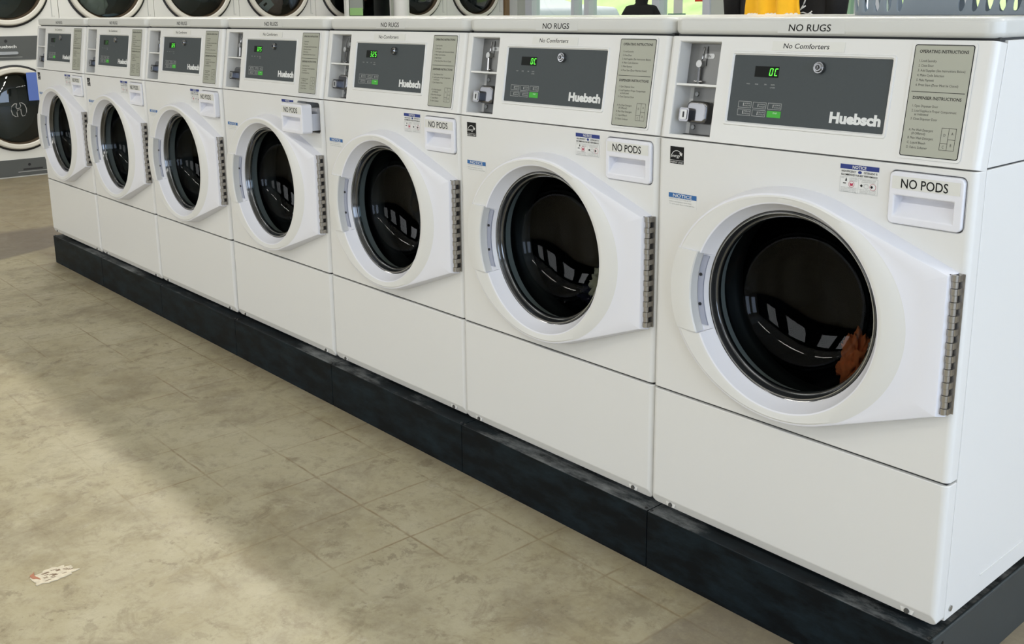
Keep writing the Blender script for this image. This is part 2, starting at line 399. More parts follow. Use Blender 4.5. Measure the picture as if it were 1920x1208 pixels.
b = MB().box(-3.215, -3.165, 5.905, 5.955, 0, 3.0, WOOD); props(b.build('trim_1'), kind='structure')
b = MB().box(-3.95, -3.2, 5.96, 6.1, 0, 3.0, WHITEW); props(b.build('wall_end'), kind='structure')
# window with posts
def window(name, x0, x1, z0, z1, posts, mats=FRAMEM):
    e = bpy.data.objects.new(name, None); e.location = ((x0+x1)/2, 6.2, z0); COL.objects.link(e); props(e, kind='structure')
    def P(nm, a, c, y0, y1, zz0, zz1, mt):
        q = MB().box(a-e.location.x, c-e.location.x, y0-6.2, y1-6.2, zz0-z0, zz1-z0, mt); return q.build(nm, e)
    for a, c in posts: P('post', a, c, 6.08, 6.2, z0, z1, mats)
    P('sill', x0-.04, x1+.04, 6.03, 6.2, z0-.04, z0, mats); P('rail', x0, x1, 6.1, 6.2, z1-.06, z1, mats)
    for (a, c), (a2, c2) in zip(posts, posts[1:]):
        P('pane', c, a2, 6.15, 6.156, z0, z1-.06, PANEM)
    return e
window('window_1', -3.05, -.56, .95, 2.6, [(-3.05, -2.94), (-2.335, -2.29), (-2.145, -2.075), (-1.225, -1.13), (-.61, -.53)])
GREENP = mat('pale_green_paint', (.30, .50, .33), .5)
window('window_2', 1.12, 2.6, .1, 2.5, [(1.12, 1.17), (1.8, 1.86), (2.55, 2.6)])
b = MB().box(.855, .93, 6.04, 6.1, 0, 2.4, GREENP); props(b.build('trim_2'), kind='structure')
# what is outside the windows: a grassy bank, a pavement and trees
GRASS = mat('sunlit_grass', (.44, .60, .24), .9, var=.5, vscale=1.6)
PAVE = mat('pale_pavement', (.55, .54, .50), .9)
BUSH = mat('leaf_green', (.20, .36, .07), .8, var=.4, vscale=3)
m = MB(); m.add([(-60, 6.4, -.2), (40, 6.4, -.2), (40, 12, -.2), (-60, 12, -.2)], [(0, 1, 2, 3)], PAVE)
props(m.build('pavement', fix=False), kind='structure')
m = MB(); n_ = 40
vs = [(-60+100*i/n_, 12+2.2*j, -.2+1.15*j+.5*noise.noise(Vector((i*.6, j*.7, 1)))*(j > 0)) for j in range(8) for i in range(n_+1)]
m.add(vs, [(j*(n_+1)+i, j*(n_+1)+i+1, (j+1)*(n_+1)+i+1, (j+1)*(n_+1)+i) for j in range(7) for i in range(n_)], GRASS, True)
props(m.build('grass_bank', fix=False), 'sunlit green grassy bank rising outside the back windows', 'grass', kind='stuff')
def blob(me_name, c, r, seed, mt, amp=.25, sub=4, freq=1.5, sq=(1, 1, 1)):
    bm = bmesh.new(); bmesh.ops.create_icosphere(bm, subdivisions=sub, radius=1)
    for v in bm.verts:
        p = v.co.copy(); k = 1+amp*noise.fractal(p*freq+Vector((seed, 0, 0)), .8, 2.1, 4)
        v.co = Vector((p.x*k*r[0], p.y*k*r[1], p.z*k*r[2]))+Vector(c)
    me = bpy.data.meshes.new(me_name); bm.to_mesh(me); bm.free(); me.materials.append(mt)
    for p in me.polygons: p.use_smooth = True
    return me
VAN = mat('white_vehicle_paint', (.8, .8, .8), .3); TYRE = mat('tyre_rubber', (.02, .02, .02), .8); VGL = mat('dark_vehicle_glass', (.03, .04, .05), .1)
e = empty('parked_car', (-7.35, 9.2, -.14), 'white parked car outside the leftmost pane of the back window', 'car')
sh = MB().prism([(-2.1, .35), (-2.1, 1.05), (-1.9, 1.15), (-1.3, 1.62), (.5, 1.66), (1.15, 1.50), (2.0, 1.44), (2.15, 1.2), (2.2, .35)], -.85, .85, 'y', VAN)
link('car_body', solid(sh, bevel=.06, seg=3, name='car_body'), e)
MB().prism([(-1.2, 1.20), (-1.1, 1.55), (.35, 1.60), (.75, 1.45), (.9, 1.20)], -.865, -.855, 'y', VGL).build('side_glass', e)
for x in (-1.35, 1.4):
    for yy in (-.78, .62): MB().cyl((x, yy, .33), (x, yy+.2, .33), .33, TYRE, n=28).build('wheel', e)

# ------------------------------------------------------------------ washing machine prototype (x right, y back, z up from the top of its base)
ZB = .144
def build_washer():
    e = empty('front_loading_washer', (0, 0, ZB), '', 'washing machine', 'front loading washers in the row')
    X0, X1, YD = .0015, .6805, .70
    z = lambda v: v-ZB
    CX, CZ = .342, z(.705)
    drum_cut = MB().prism(disc(CX, CZ, .262, 64), -.05, .56, 'y', INSIDE)
    dr_cut = MB().box(.529, .6665, -.05, .42, z(.897), z(.9935), INSIDE)
    # cabinet
    me = solid(MB().prism([(X0, .036), (X1, .036), (X1, YD), (X0, YD)], z(.166), z(1.0032), 'z', ENAMEL), [drum_cut, MB().box(.529, .6665, -.05, .42, z(.897), z(.9935), INSIDE)], bevel=.002, name='cabinet')
    cab = link('cabinet', me, e)
    # side press line low on the cabinet and screws
    MB().box(X1-.001, X1+.0012, .17, .36, z(.206), z(.2085), ENAMEL).build('side_trim', cab)
    for y in (.055, .40): MB().cyl((X1, y, z(.186)), (X1+.002, y, z(.186)), .006, STEEL, n=12).build('side_screw', cab)
    # feet
    for x in (.06, .62):
        for y in (.09, .62): MB().cyl((x, y, .002), (x, y, z(.167)), .02, BLACKM).build('foot', e)
    # front panel with door opening and dispenser opening
    sh = MB().prism(ffront(X0, X1, 0, .0345, .013), z(.4495), z(1.0032), 'z', ENAMEL)
    me = solid(sh, [MB().prism(disc(CX, CZ, .180, 72), -.05, .06, 'y', ENAMEL), MB().prism(rrect(.530, .6655, z(.898), z(.9925), .010), -.05, .06, 'y', ENAMEL)], bevel=.003, name='front_panel')
    fp = link('front_panel', me, e)
    # lower panel, bottom edge folded back
    sh = MB().prism(ffront(X0, X1, 0, .0345, .013), z(.1655), z(.4445), 'z', ENAMEL)
    me = solid(sh, [MB().prism([(-.01, z(.189)), (0, z(.189)), (.0125, z(.160)), (-.01, z(.160))], -.1, .8, 'x', ENAMEL)],
               [MB().prism(rrect(X0, X1, z(.1655), z(.46), .014), -.05, .06, 'y', ENAMEL)], bevel=.0022, ang=20, name='lower_panel')
    lp = link('lower_panel', me, e); MB().box(X0+.006, X1-.006, .008, .0355, z(.4435), z(.4505), INSIDE).build('seam', lp)
    for x in (.058, .624):
        b = MB().cyl((x, .001, z(.1765)), (x, .010, z(.1745)), .0050, SCREW, n=12); b.build('screw', lp)
        MB().prism([(x-.016, z(.1865)), (x+.016, z(.1865)), (x+.010, z(.171)), (x-.010, z(.171))], .0035, .0095, 'y', ENAMEL).build('screw_tab', lp)
    # console behind the slanted control panel, and the top cap
    s0, s1 = z(1.0062), z(1.2135)
    cons = MB().prism([(.0365, s0), (YD, s0), (YD, s1), (.0695, s1)], X0, X1, 'x', ENAMEL)
    me = solid(cons, [MB().box(.022, .142, -.05, .125, z(1.0095), z(1.2095), ENAMEL)], bevel=.002, name='console')
    cn = link('console', me, e); MB().box(X0+.005, X1-.005, .045, YD-.01, s0-.003, s0+.004, INSIDE).build('seam', cn)
    me = solid(MB().prism(ffront(X0, X1, .0330, YD, .030, 8), z(1.2165), z(1.2515), 'z', CAPM), bevel=.010, seg=5, ang=50, name='top_cap')
    cap = link('top_cap', me, e)
    b = MB().box(X0+.006, X1-.006, .05, YD-.01, z(1.211), z(1.218), INSIDE); b.build('seam', cap)
    b = MB(); b.prism([(.262, z(1.2215)), (.404, z(1.2215)), (.404, z(1.2435)), (.262, z(1.2435))], .0328, .0336, 'y', CAPM)
    text(b, 'NO RUGS', .286, z(1.2255), .0125, INK, y=.0325, width=.089, ital=.12, res=3, bold=.008); b.build('rugs_sticker', cap, fix=False)
    # ---------------- control panel in its own tilted frame
    TH = math.atan2(.0326, .2104); L = .2129/.2104
    def q(v): return (v-1.0062)*L          # world height -> height along the panel
    V1 = q(1.2135)
    cp = empty('control_panel', (0, 0, s0), None, None); cp.parent = e; cp.rotation_euler = (-TH, 0, 0)
    bpy.data.objects.remove(cp)
    sh = MB().prism(ffront(X0, X1, 0, .034, .013), 0, V1, 'z', ENAMEL)
    me = solid(sh, [MB().box(.0285, .1335, -.05, .06, q(1.0135), q(1.2035), ENAMEL), MB().prism(rrect(.170, .505, q(1.0505), q(1.1795), .003), -.02, .0022, 'y', ENAMEL)], bevel=.0025, name='control_panel')
    cp = link('control_panel', me, e, (0, 0, s0)); cp.rotation_euler = (-TH, 0, 0)
    # raised bezel
    out = rrect(.1615, .5125, q(1.0425), q(1.1865), .006); inn = rrect(.170, .505, q(1.0505), q(1.1795), .003)
    b = MB(); n = len(out); vs = [(x, .0005, v) for x, v in out]+[(x, -.0022, v) for x, v in rrect(.1632, .5108, q(1.0442), q(1.1848), .005)]+[(x, -.0022, v) for x, v in rrect(.1675, .5075, q(1.048), q(1.182), .004)]+[(x, .002, v) for x, v in inn]
    b.add(vs, [(k*n+i, k*n+(i+1) % n, (k+1)*n+(i+1) % n, (k+1)*n+i) for k in range(3) for i in range(n)], ENAMEL, True)
    b.build('bezel', cp, fix=False, sharp=40)
    # dark faceplate with its print
    b = sheet((.1702, .5048, q(1.0507), q(1.1793)), .0026, .0012, FACE)
    Y = .0012
    text(b, 'Huebsch', .3965, q(1.0640), .0180, SILVERINK, y=Y, width=.1015, bold=.05, res=3)
    for x, s_ in ((.209, 'WASH'), (.229, 'RINSE'), (.249, 'SPIN'), (.266, 'DOOR'), (.266, 'LOCKED')):
        text(b, s_, x, q(1.1235) if s_ != 'LOCKED' else q(1.1185), .0024, GREYINK, y=Y, align='c')
    for r, row in enumerate((('NORMAL|HOT', 'NORMAL|WARM', 'NORMAL|COLD'), ('PERM|PRESS', 'DELICATE|COLD', ''))):
        for c, s_ in enumerate(row):
            xa = .1925+c*.0343; za = q(1.0785 if r == 0 else 1.0635)
            if not s_: continue
            frame2(b, xa, xa+.0305, za, za+.0125, .0007, Y, GREYINK)
            qd(b, xa+.0115, xa+.0125, za+.003, za+.0095, Y, SILVERINK)
            for k, t in enumerate(s_.split('|')): text(b, t, xa+.0215, za+.0073-.0045*k, .0026, GREYINK, y=Y, align='c', width=.0145)
    b.build('faceplate', cp, fix=False)
    b = MB(); sheet((.2615, .292, q(1.0635), q(1.076)), .0013, .0006, GREENB, b)
    text(b, 'START', .2795, q(1.0705), .0028, SILVERINK, y=.0006, align='c'); b.build('start_button', cp, fix=False)
    b = sheet((.2215, .2755, q(1.1385), q(1.1590)), .0013, .0005, LCDM); digits(b, '0C', .2735, q(1.1415), .0145, .0006, GREENE); b.build('display', cp, fix=False)
    b = MB().cyl((.3635, .002, q(1.1600)), (.3635, -.006, q(1.1600)), .0115, CHROME, .0105, 24); b.cyl((.3635, -.006, q(1.16)), (.3635, -.009, q(1.16)), .0085, CHROME, .007, 24)
    b.cyl((.3635, -.009, q(1.16)), (.3635, -.0094, q(1.16)), .0045, BLACKM, n=16); b.box(.3628, .3642, -.0098, -.009, q(1.1575), q(1.1625), CHROME)
    b.build('key_lock', cp)
    b = sheet((.255, .409, q(1.1885), q(1.2065)), -.0002, .0007, TAPE); text(b, 'No Comforters', .2795, q(1.1935), .0092, INK, y=-.0010, width=.0975, ital=.12, res=3, bold=.008)
    b.build('comforters_sticker', cp, fix=False)
    # instruction label
    b = sheet(rrect(.5385, .6495, q(1.0145), q(1.2095), .006), -.0002, .0018, ENAMEL)
    sheet(rrect(.5425, .6455, q(1.0185), q(1.2055), .004), -.0019, .0004, INK, b); sheet(rrect(.5440, .6440, q(1.0200), q(1.2040), .003), -.0022, .0003, LABEL, b)
    Y = -.0026
    text(b, 'OPERATING INSTRUCTIONS', .552, q(1.1915), .0050, INK, y=Y, width=.0845, bold=.02)
    for s_, v in (('1. Load Laundry', 1.1765), ('2. Close Door', 1.1685), ('3. Add Supplies (See Instructions Below)', 1.1605), ('4. Make Cycle Selection', 1.1525), ('5. Make Payment', 1.1445), ('6. Press Start (Door Must be Closed)', 1.1365)):
        text(b, s_, .5535, q(v), .0040, INK, y=Y, width=.00205*len(s_))
    qd(b, .5475, .6405, q(1.1265), q(1.1275), Y, INK)
    text(b, 'DISPENSER INSTRUCTIONS', .552, q(1.1145), .0050, INK, y=Y, width=.0845, bold=.02)
    for s_, v in (('1. Open Dispenser Door', 1.1015), ('2. Load Supplies in Proper Compartment', 1.0935), ('as Indicated', 1.0875), ('3. Close Dispenser Door', 1.0800), ('A. Pre Wash Detergent', 1.0615), ('(If Offered)', 1.0555), ('B. Main Wash Detergent', 1.0480), ('C. Liquid Bleach', 1.0400), ('D. Fabric Softener', 1.0320)):
        text(b, s_, .5535+(.0055 if s_[0] in 'a(' else 0), q(v), .0040, INK, y=Y, width=.00205*len(s_))
    frame2(b, .6110, .6365, q(1.033), q(1.0700), .0007, Y, INK); qd(b, .6234, .6241, q(1.033), q(1.0700), Y, INK)
    qd(b, .6110, .6237, q(1.0440), q(1.0447), Y, INK); qd(b, .6237, .6365, q(1.0510), q(1.0517), Y, INK)
    for s_, x, v in (('D', .6172, 1.0560), ('A', .6302, 1.0590), ('C', .6172, 1.0365), ('B', .6302, 1.0400)): text(b, s_, x, q(v), .0045, INK, y=Y, align='c')
    b.build('instruction_label', cp, fix=False)
    # coin bay: white tray, shelf, steel plates, slide rail, chrome return cup
    x0, x1, v0, v1, d1, d2 = .0293, .1327, q(1.0135)+.0008, q(1.2035)-.0008, .036, .052; vs_ = q(1.1165)
    b = MB()
    b.box(x0-.002, x0, .002, d2, v0, v1, ENAMEL); b.box(x1, x1+.002, .002, d2, v0, v1, ENAMEL)
    b.box(x0, x1, .002, d2, v0-.002, v0, ENAMEL); b.box(x0, x1, .002, d1, v1, v1+.002, ENAMEL)
    b.box(x0, x1, d2, d2+.002, v0, vs_, ENAMEL)
    b.build('coin_bay', cp)
    b = MB().box(x0, x1, .003, d2, vs_-.0022, vs_+.0022, ENAMEL); b.build('coin_shelf', cp)
    b = MB().box(x0+.0005, x1-.0005, d1, d1+.003, vs_, v1-.0005, PLATE)
    sheet(rrect(.068, .094, v1-.030, v1-.020, .005), d1, .0008, STEEL, b); text(b, '25¢', .081, v1-.0275, .0048, INK, y=d1-.0011, align='c'); b.build('coin_slot_plate', cp, fix=False)
    b = MB(); xc = .0635
    b.tube([(xc, d1-.004, vs_+.006), (xc, d1-.006, vs_+.040)], .0038, CHROME); b.cyl((xc, d1, vs_+.045), (xc, d1-.011, vs_+.045), .0075, STEEL, n=20)
    b.tube([(xc+.002, d1-.005, vs_+.050), (xc+.006, d1-.008, vs_+.056), (xc+.007, d1-.008, vs_+.066), (xc+.006, d1-.006, vs_+.080)], .0022, CHROME)
    b.cyl((xc-.011, d1-.005, vs_+.009), (xc+.011, d1-.005, vs_+.009), .0022, CHROME, n=10); b.cyl((xc, d1-.004, vs_+.0022), (xc, d1-.004, vs_+.008), .006, CHROME, .004, 14)
    b.box(xc+.0105, xc+.0120, d1-.0006, d1, vs_+.042, vs_+.082, INK)
    b.build('coin_rail', cp)
    b = MB().box(x0+.012, x1-.0005, d2-.003, d2, v0+.004, vs_-.003, PLATE)
    for v in (v0+.018, vs_-.016): b.cyl((x0+.022, d2-.003, v), (x0+.022, d2-.006, v), .0055, STEEL, .0045, 14)
    b.build('coin_return_plate', cp)
    cup = MB().prism(rrect(.050, .104, v0+.026, v0+.072, .012), .018, d2-.003, 'y', DCHROME)
    me = solid(cup, bevel=.006, seg=4, name='coin_return_cup'); cu = link('coin_return_cup', me, cp)
    b = MB().prism(rrect(.0435, .0685, v0+.028, v0+.056, .005), .006, .019, 'y', DCHROME); b2 = b
    b2.prism(rrect(.0475, .0645, v0+.032, v0+.052, .003), .0045, .0062, 'y', STEEL); b2.prism(rrect(.0545, .0575, v0+.036, v0+.048, .001), .0035, .0046, 'y', BLACKM)
    b2.build('coin_return_button', cp)
    # ---------------- stickers of the front panel
    b = sheet((.0345, .0705, z(.9525), z(.9885)), 0, .0006, INK); Y = -.0011; cx_, cz_ = .0525, z(.9655)
    vs = [(cx_+r*math.cos(math.radians(a)), cz_+r*math.sin(math.radians(a))) for r in (.0140, .0152) for a in range(18, 164, 8)]
    k = len(vs)//2; b.add([(a, Y, c) for a, c in vs], [(i, i+1, k+i+1, k+i) for i in range(k-1)], PAPER)
    st = [(.0635+(.0052 if i % 2 == 0 else .0022)*math.sin(i*PI/5), z(.9735)+(.0052 if i % 2 == 0 else .0022)*math.cos(i*PI/5)) for i in range(10)]
    flat(b, st, Y, PAPER); text(b, 'energy', .0365, z(.9662), .0068, PAPER, y=Y, width=.024, ital=.3)
    qd(b, .0345, .0705, z(.9595), z(.9601), Y, PAPER); text(b, 'ENERGY STAR', .0525, z(.9540), .0036, PAPER, y=Y, width=.0335, align='c')
    b.build('energy_sticker', fp, fix=False)
    b = sheet((.0335, .1075, z(.8615), z(.8905)), 0, .0005, PAPER); Y = -.0009
    qd(b, .0335, .1075, z(.8805), z(.8905), Y, BLUEINK); text(b, 'NOTICE', .0705, z(.8822), .0066, PAPER, y=Y-.0002, width=.050, bold=.01, align='c')
    for i, s_ in enumerate(('DOOR LOCK LIGHT must go out', 'before attempting to open door.', 'To open, push door in then pull out.')): text(b, s_, .0355, z(.8762-.0052*i), .0031, GREYINK, y=Y, width=(.058, .060, .068)[i])
    b.build('blue_notice_sticker', fp, fix=False)
    b = sheet((.4325, .5085, z(.9415), z(.9930)), 0, .0005, PAPER); Y = -.0009
    qd(b, .4325, .5085, z(.9845), z(.9930), Y, NAVYINK); text(b, 'NOTICE', .4705, z(.9861), .0054, PAPER, y=Y-.0002, width=.027, bold=.015, align='c')
    text(b, 'HIGH EFFICIENCY', .4355, z(.9785), .0036, INK, y=Y, width=.029, bold=.01); text(b, 'DETERGENT IS', .4795, z(.9785), .0036, INK, y=Y, width=.026, bold=.01)
    flat(b, [(.4718+.0038*math.cos(t), z(.9803)+.0028*math.sin(t)) for t in [2*PI*i/16 for i in range(16)]], Y, NAVYINK)
    text(b, 'RECOMMENDED FOR BEST PERFORMANCE', .4705, z(.9725), .0036, INK, y=Y, width=.071, bold=.01, align='c')
    frame2(b, .4335, .5075, z(.9425), z(.9705), .0004, Y, GREYINK); qd(b, .4700, .4704, z(.9425), z(.9705), Y, GREYINK)
    for x, w_ in ((.4355, .006), (.4520, .016), (.4735, .030)): text(b, {.4355: 'WITH', .4520: 'LOWER|'[:5], .4735: 'IF USING SINGLE USE'}[x], x, z(.9665), .0026, GREYINK, y=Y, width=w_)
    text(b, 'LAUNDRY PACKET', .476, z(.9630), .0026, GREYINK, y=Y, width=.026); text(b, 'DETERGENT', .4520, z(.9630), .0026, GREYINK, y=Y, width=.016)
    flat(b, [(.4435, .9625-ZB), (.4470, .9625-ZB), (.4470, .9655-ZB), (.4458, .9690-ZB), (.4445, .9655-ZB)], Y, INK)
    qd(b, .4395, .4455, z(.9575), z(.9592), Y, INK)
    def ring(cx, cz, r0, r1, mt):
        vv = [(cx+r*math.cos(2*PI*i/20), Y-.0001, cz+r*math.sin(2*PI*i/20)) for r in (r0, r1) for i in range(20)]
        b.add(vv, [(i, (i+1) % 20, 20+(i+1) % 20, 20+i) for i in range(20)], mt)
    ring(.4565, z(.9575), .0052, .0058, REDINK); flat(b, [(.4530, z(.9600)), (.4540, z(.9545)), (.4590, z(.9545)), (.4600, z(.9600)), (.4565, z(.9585))], Y, REDINK)
    flat(b, [(.4735, z(.9570)), (.4762, z(.9600)), (.4789, z(.9570)), (.4762, z(.9540))], Y, INK); ring(.4860, z(.9565), .0042, .0048, GREYINK); frame2(b, .4795, .4880, z(.9535), z(.9600), .0003, Y, GREYINK)
    ring(.4985, z(.9565), .0055, .0061, REDINK); flat(b, [(.4935, z(.9565)), (.4965, z(.9595)), (.4990, z(.9565)), (.4965, z(.9535))], Y, INK)
    for k_ in range(4):
        text(b, ('WHEN OVERSUDSING', 'OR USING TOO MUCH', 'DETERGENT MAY RESULT', 'IN MACHINE FAILURE')[k_], .4360, z(.9495-.0026*k_)+.0004, .0018, GREYINK, y=Y, width=.031)
    for k_ in range(3): text(b, ('PUT IN WASHER DRUM', 'DO NOT PUT IN', 'DISPENSER DRAWER')[k_], .4735, z(.9492-.0028*k_), .0020, GREYINK, y=Y, width=.031)
    b.build('detergent_notice_sticker', fp, fix=False)
    # ---------------- dispenser drawer (its own frame so it can slide)
    dw = MB().prism(rrect(.5315, .6640, z(.8995), z(.9910), .010, 6), -.006, .030, 'y', PLASTIC)
    scoop = MB().prism([(-.02, z(.9105)), (-.006, z(.9120)), (.020, z(.940)), (.022, z(.9495)), (-.02, z(.9495))], .5425, .6485, 'x', PLASTIC)
    me = solid(dw, [scoop], bevel=.003, name='dispenser_drawer'); dd = link('dispenser_drawer', me, e)
    b = MB(); yb = .30
    b.box(.546, .642, .028, yb, z(.9055), z(.908), PLASTIC); b.box(.546, .549, .028, yb, z(.908), z(.958), PLASTIC); b.box(.639, .642, .028, yb, z(.908), z(.958), PLASTIC)
    b.box(.546, .642, yb-.003, yb, z(.908), z(.958), PLASTIC); b.box(.592, .595, .03, yb, z(.908), z(.955), PLASTIC); b.build('drawer_tray', dd)
    MB().prism([(.060, z(.974)), (.125, z(.974)), (.112, z(.915)), (.078, z(.915))], .600, .6375, 'x', PLASTIC).build('softener_cup', dd)
    b = sheet((.5375, .658, z(.9615), z(.9835)), -.0062, .0005, TAPE); text(b, 'NO PODS', .5540, z(.9640), .0158, INK, y=-.0071, width=.0835, res=3, bold=.008); b.build('pods_sticker', dd, fix=False)
    # ---------------- door
    HX, HZ0, HZ1 = .6575, z(.5775), z(.829)
    a_r, a_l, b_t, b_b = .2535, .2640, .2245, .2265
    def ell(t):
        c, s_ = math.cos(t), math.sin(t); a = a_r if c > 0 else a_l; bb = b_t if s_ > 0 else b_b
        return 1/math.sqrt((c/a)**2+(s_/bb)**2)
    pts = [(ell(t)*math.cos(t), ell(t)*math.sin(t)) for t in [2*PI*i/360 for i in range(360)]]+[(HX-CX, HZ0-CZ), (HX-CX, HZ1-CZ)]
    ps = sorted(pts)
    def half(P_):
        h = []
        for p_ in P_:
            while len(h) > 1 and (h[-1][0]-h[-2][0])*(p_[1]-h[-2][1])-(h[-1][1]-h[-2][1])*(p_[0]-h[-2][0]) <= 0: h.pop()
            h.append(p_)
        return h[:-1]
    hull = half(ps)+half(ps[::-1])
    def hullr(t):
        c, s_ = math.cos(t), math.sin(t); best = 0
        for (x_a, y_a), (x_b, y_b) in zip(hull, hull[1:]+hull[:1]):
            dx, dy = x_b-x_a, y_b-y_a; det = c*(-dy)+dx*s_
            if abs(det) < 1e-12: continue
            r_ = (x_a*(-dy)+dx*y_a)/det; k_ = (c*y_a-s_*x_a)/det
            if r_ > 0 and -1e-6 <= k_ <= 1+1e-6: best = max(best, r_)
        return best
    corners = [math.atan2(HZ0-CZ, HX-CX) % (2*PI), math.atan2(HZ1-CZ, HX-CX) % (2*PI)]
    hs0, hs1 = math.radians(157.5), math.radians(205.5)
    angs = sorted([2*PI*i/180 for i in range(180)]+corners+[c+d for c in corners for d in (-.006, .006)]+[hs0-.004, hs0+.004, hs1-.004, hs1+.004]); angs = [a % (2*PI) for a in angs]; angs.sort()
    # (radius, depth) rings per angle, from the cabinet outwards over the face and into the opening
    rows = []
    for t in angs:
        D = hullr(t); A = min(ell(t), D); ext = min(1, (D-A)/.06); ct = math.cos(t)
        def H(r_): return .0395-.0155*max(0., min(1.25, (CX+r_*ct-.455)/(HX-.455)))
        hD = H(D)
        inh = hs0 < t < hs1; h2 = .047 if False else .0395
        cr = .2115 if inh else .2035
        row = [(D+.0085, .0005), (D+.0075, -.006), (D+.004, -hD*.55), (D+.0012, -hD+.004), (D-.0005, -hD+.0012), (D-.0035, -hD)]
        g = D-.0035
        a_ = A-.0005 if g > A else g-.0005
        row += [(g+(a_-g)*.5, -H(g+(a_-g)*.5)), (a_, -H(a_)), (min(A, g)-.0035, -H(a_)-.0016), (cr+.012, -.0398), (cr+.004, -.0395), (cr+.0012, -.0380), (cr, -.0350)]
        if inh: row += [(cr-.003, -.022), (cr-.0045, -.0195), (.193, -.0190), (.1890, -.0110), (.187, -.0065)]
        else: row += [(cr-.008, -.022), (.1905, -.0125), (.1890, -.0105), (.1880, -.009), (.187, -.0065)]
        rows.append([(CX+r_*math.cos(t), y_, CZ+r_*math.sin(t)) for r_, y_ in row])
    n, k = len(rows), len(rows[0]); vs = [p_ for r_ in rows for p_ in r_]
    b = MB(); f1 = []; f2 = []
    for i in range(n):
        t = angs[i]; D = hullr(t)
        for j in range(k-1):
            f = (i*k+j, ((i+1) % n)*k+j, ((i+1) % n)*k+j+1, i*k+j+1)
            (f2 if 7 <= j <= 9 else f1).append(f)
    i0 = len(b.v); b.add(vs, f1, PLASTIC, True); b.f += [[i0+q_ for q_ in f] for f in f2]; b.m += [b.mi(PLASTIC2)]*len(f2); b.sm += [True]*len(f2)
    door = b.build('door', e, sharp=28)
    # handle pad proud of the ring, between two level cuts
    b = MB(); rr = []; zt, zb_ = z(.788), z(.6175)
    for i in range(15):
        zz = zt+(zb_-zt)*i/14; dz = zz-CZ; row = []
        def xat(rad, el=False):
            if el:
                bb = b_t if dz > 0 else b_b; return CX-(a_l+rad)*math.sqrt(max(0, 1-(dz/bb)**2))
            return CX-math.sqrt(rad*rad-dz*dz)
        row = [(xat(.0055, True), -.002), (xat(.005, True), -.020), (xat(.0035, True), -.0360), (xat(-.0015, True), -.0420), (xat(.235), -.0455), (xat(.2150), -.0465), (xat(.2105), -.0455), (xat(.2085), -.0430), (xat(.2080), -.012)]
        rr.append([(x_, y_, zz) for x_, y_ in row])
    k = len(rr[0]); vs = [p_ for r_ in rr for p_ in r_]
    f = [(i*k+j, i*k+j+1, (i+1)*k+j+1, (i+1)*k+j) for i in range(14) for j in range(k-1)]
    b.add(vs, f, PLASTIC2, True)
    for r_, fl in ((rr[0], 1), (rr[-1], 0)): b.add(r_, [tuple(range(k))], PLASTIC)
    b.build('handle', door, sharp=30)
    b = MB(); pc = []
    zs_ = [z(.776)-(z(.776)-z(.6295))*i/10 for i in range(11)]
    o_ = [(CX-math.sqrt(.2072**2-(zz-CZ)**2), zz) for zz in zs_]; i_ = [(CX-math.sqrt(.1935**2-(zz-CZ)**2), zz) for zz in zs_]
    for a_, c_, a2, c2 in zip(o_, i_, o_[1:], i_[1:]): b.prism([a_, c_, c2, a2], -.0225, -.0195, 'y', CATCH)
    for zz in (z(.735), z(.672)): b.cyl((CX-math.sqrt(.2015**2-(zz-CZ)**2), -.022, zz), (CX-math.sqrt(.2015**2-(zz-CZ)**2), -.0245, zz), .0034, BLACKM, n=12)
    b.build('catch_plate', door)
    # rubber and metal rim, then the glass bowl
    b = MB().lathe([(.188, -.0095), (.1865, -.0085), (.1850, -.0105), (.1835, -.0105), (.182, -.0075), (.1795, -.0015), (.1785, .002), (.1765, .004), (.1745, .0035), (.172, .010)], CX, CZ, GASK, 96)
    b.lathe([(.1838, -.0100), (.1835, -.0112), (.1822, -.0112), (.1818, -.0095)], CX, CZ, STEEL, 96); b.build('door_rim', door, sharp=60)
    b = MB().lathe([(.1725, .004), (.170, .012), (.166, .030), (.160, .048), (.150, .066), (.134, .083), (.112, .096), (.080, .105), (.045, .109), (.001, .110)], CX, CZ, GLASSM, 96)
    b.build('door_glass', door, sharp=0, fix=False)
    # piano hinge
    b = MB(); nk = 21; hz0, hz1 = HZ0+.004, HZ1+.002; st = (hz1-hz0)/nk
    b.box(HX-.001, HX+.0195, -.0015, .0005, hz0, hz1, HINGE)
    b.box(HX+.0005, HX+.002, -.018, -.001, hz0, hz1, BLACKM)
    for i in range(nk):
        za, zc = hz0+i*st+.0004, hz0+(i+1)*st-.0004
        if i % 2 == 0: b.cyl((HX+.0085, -.0130, za), (HX+.0085, -.0130, zc), .0062, HINGE, n=14); b.box(HX+.0085, HX+.0165, -.0135, -.001, za, zc, HINGE)
        else: b.cyl((HX+.0085, -.0120, za), (HX+.0085, -.0120, zc), .0056, HINGE, n=14); b.box(HX+.009, HX+.0115, -.0115, -.001, za, zc, BLACKM)
    b.build('hinge', door)
    # drum and boot
    b = MB().lathe([(.1815, .006), (.186, .012), (.192, .020), (.190, .035), (.200, .050), (.215, .060), (.215, .085), (.200, .095), (.195, .115)], CX, CZ, BLACKM, 72)
    b.build('boot_seal', e, sharp=60)
    b = MB(); prof = [(.200, .118), (.246, .122), (.252, .130)]+[(.252+.0015*math.sin(j*1.9), .13+.32*j/12) for j in range(1, 12)]+[(.252, .455), (.240, .475), (.150, .462), (.120, .470), (.06, .455), (.001, .455)]
    b.lathe(prof, CX, CZ, DRUMM, 96)
    dm = b.build('drum', e, sharp=50)
    b = MB(); b.tube([(CX+.203*math.cos(2*PI*i/72), .116, CZ+.203*math.sin(2*PI*i/72)) for i in range(73)], .0035, CHROME, 8); b.build('drum_lip', dm, sharp=0)
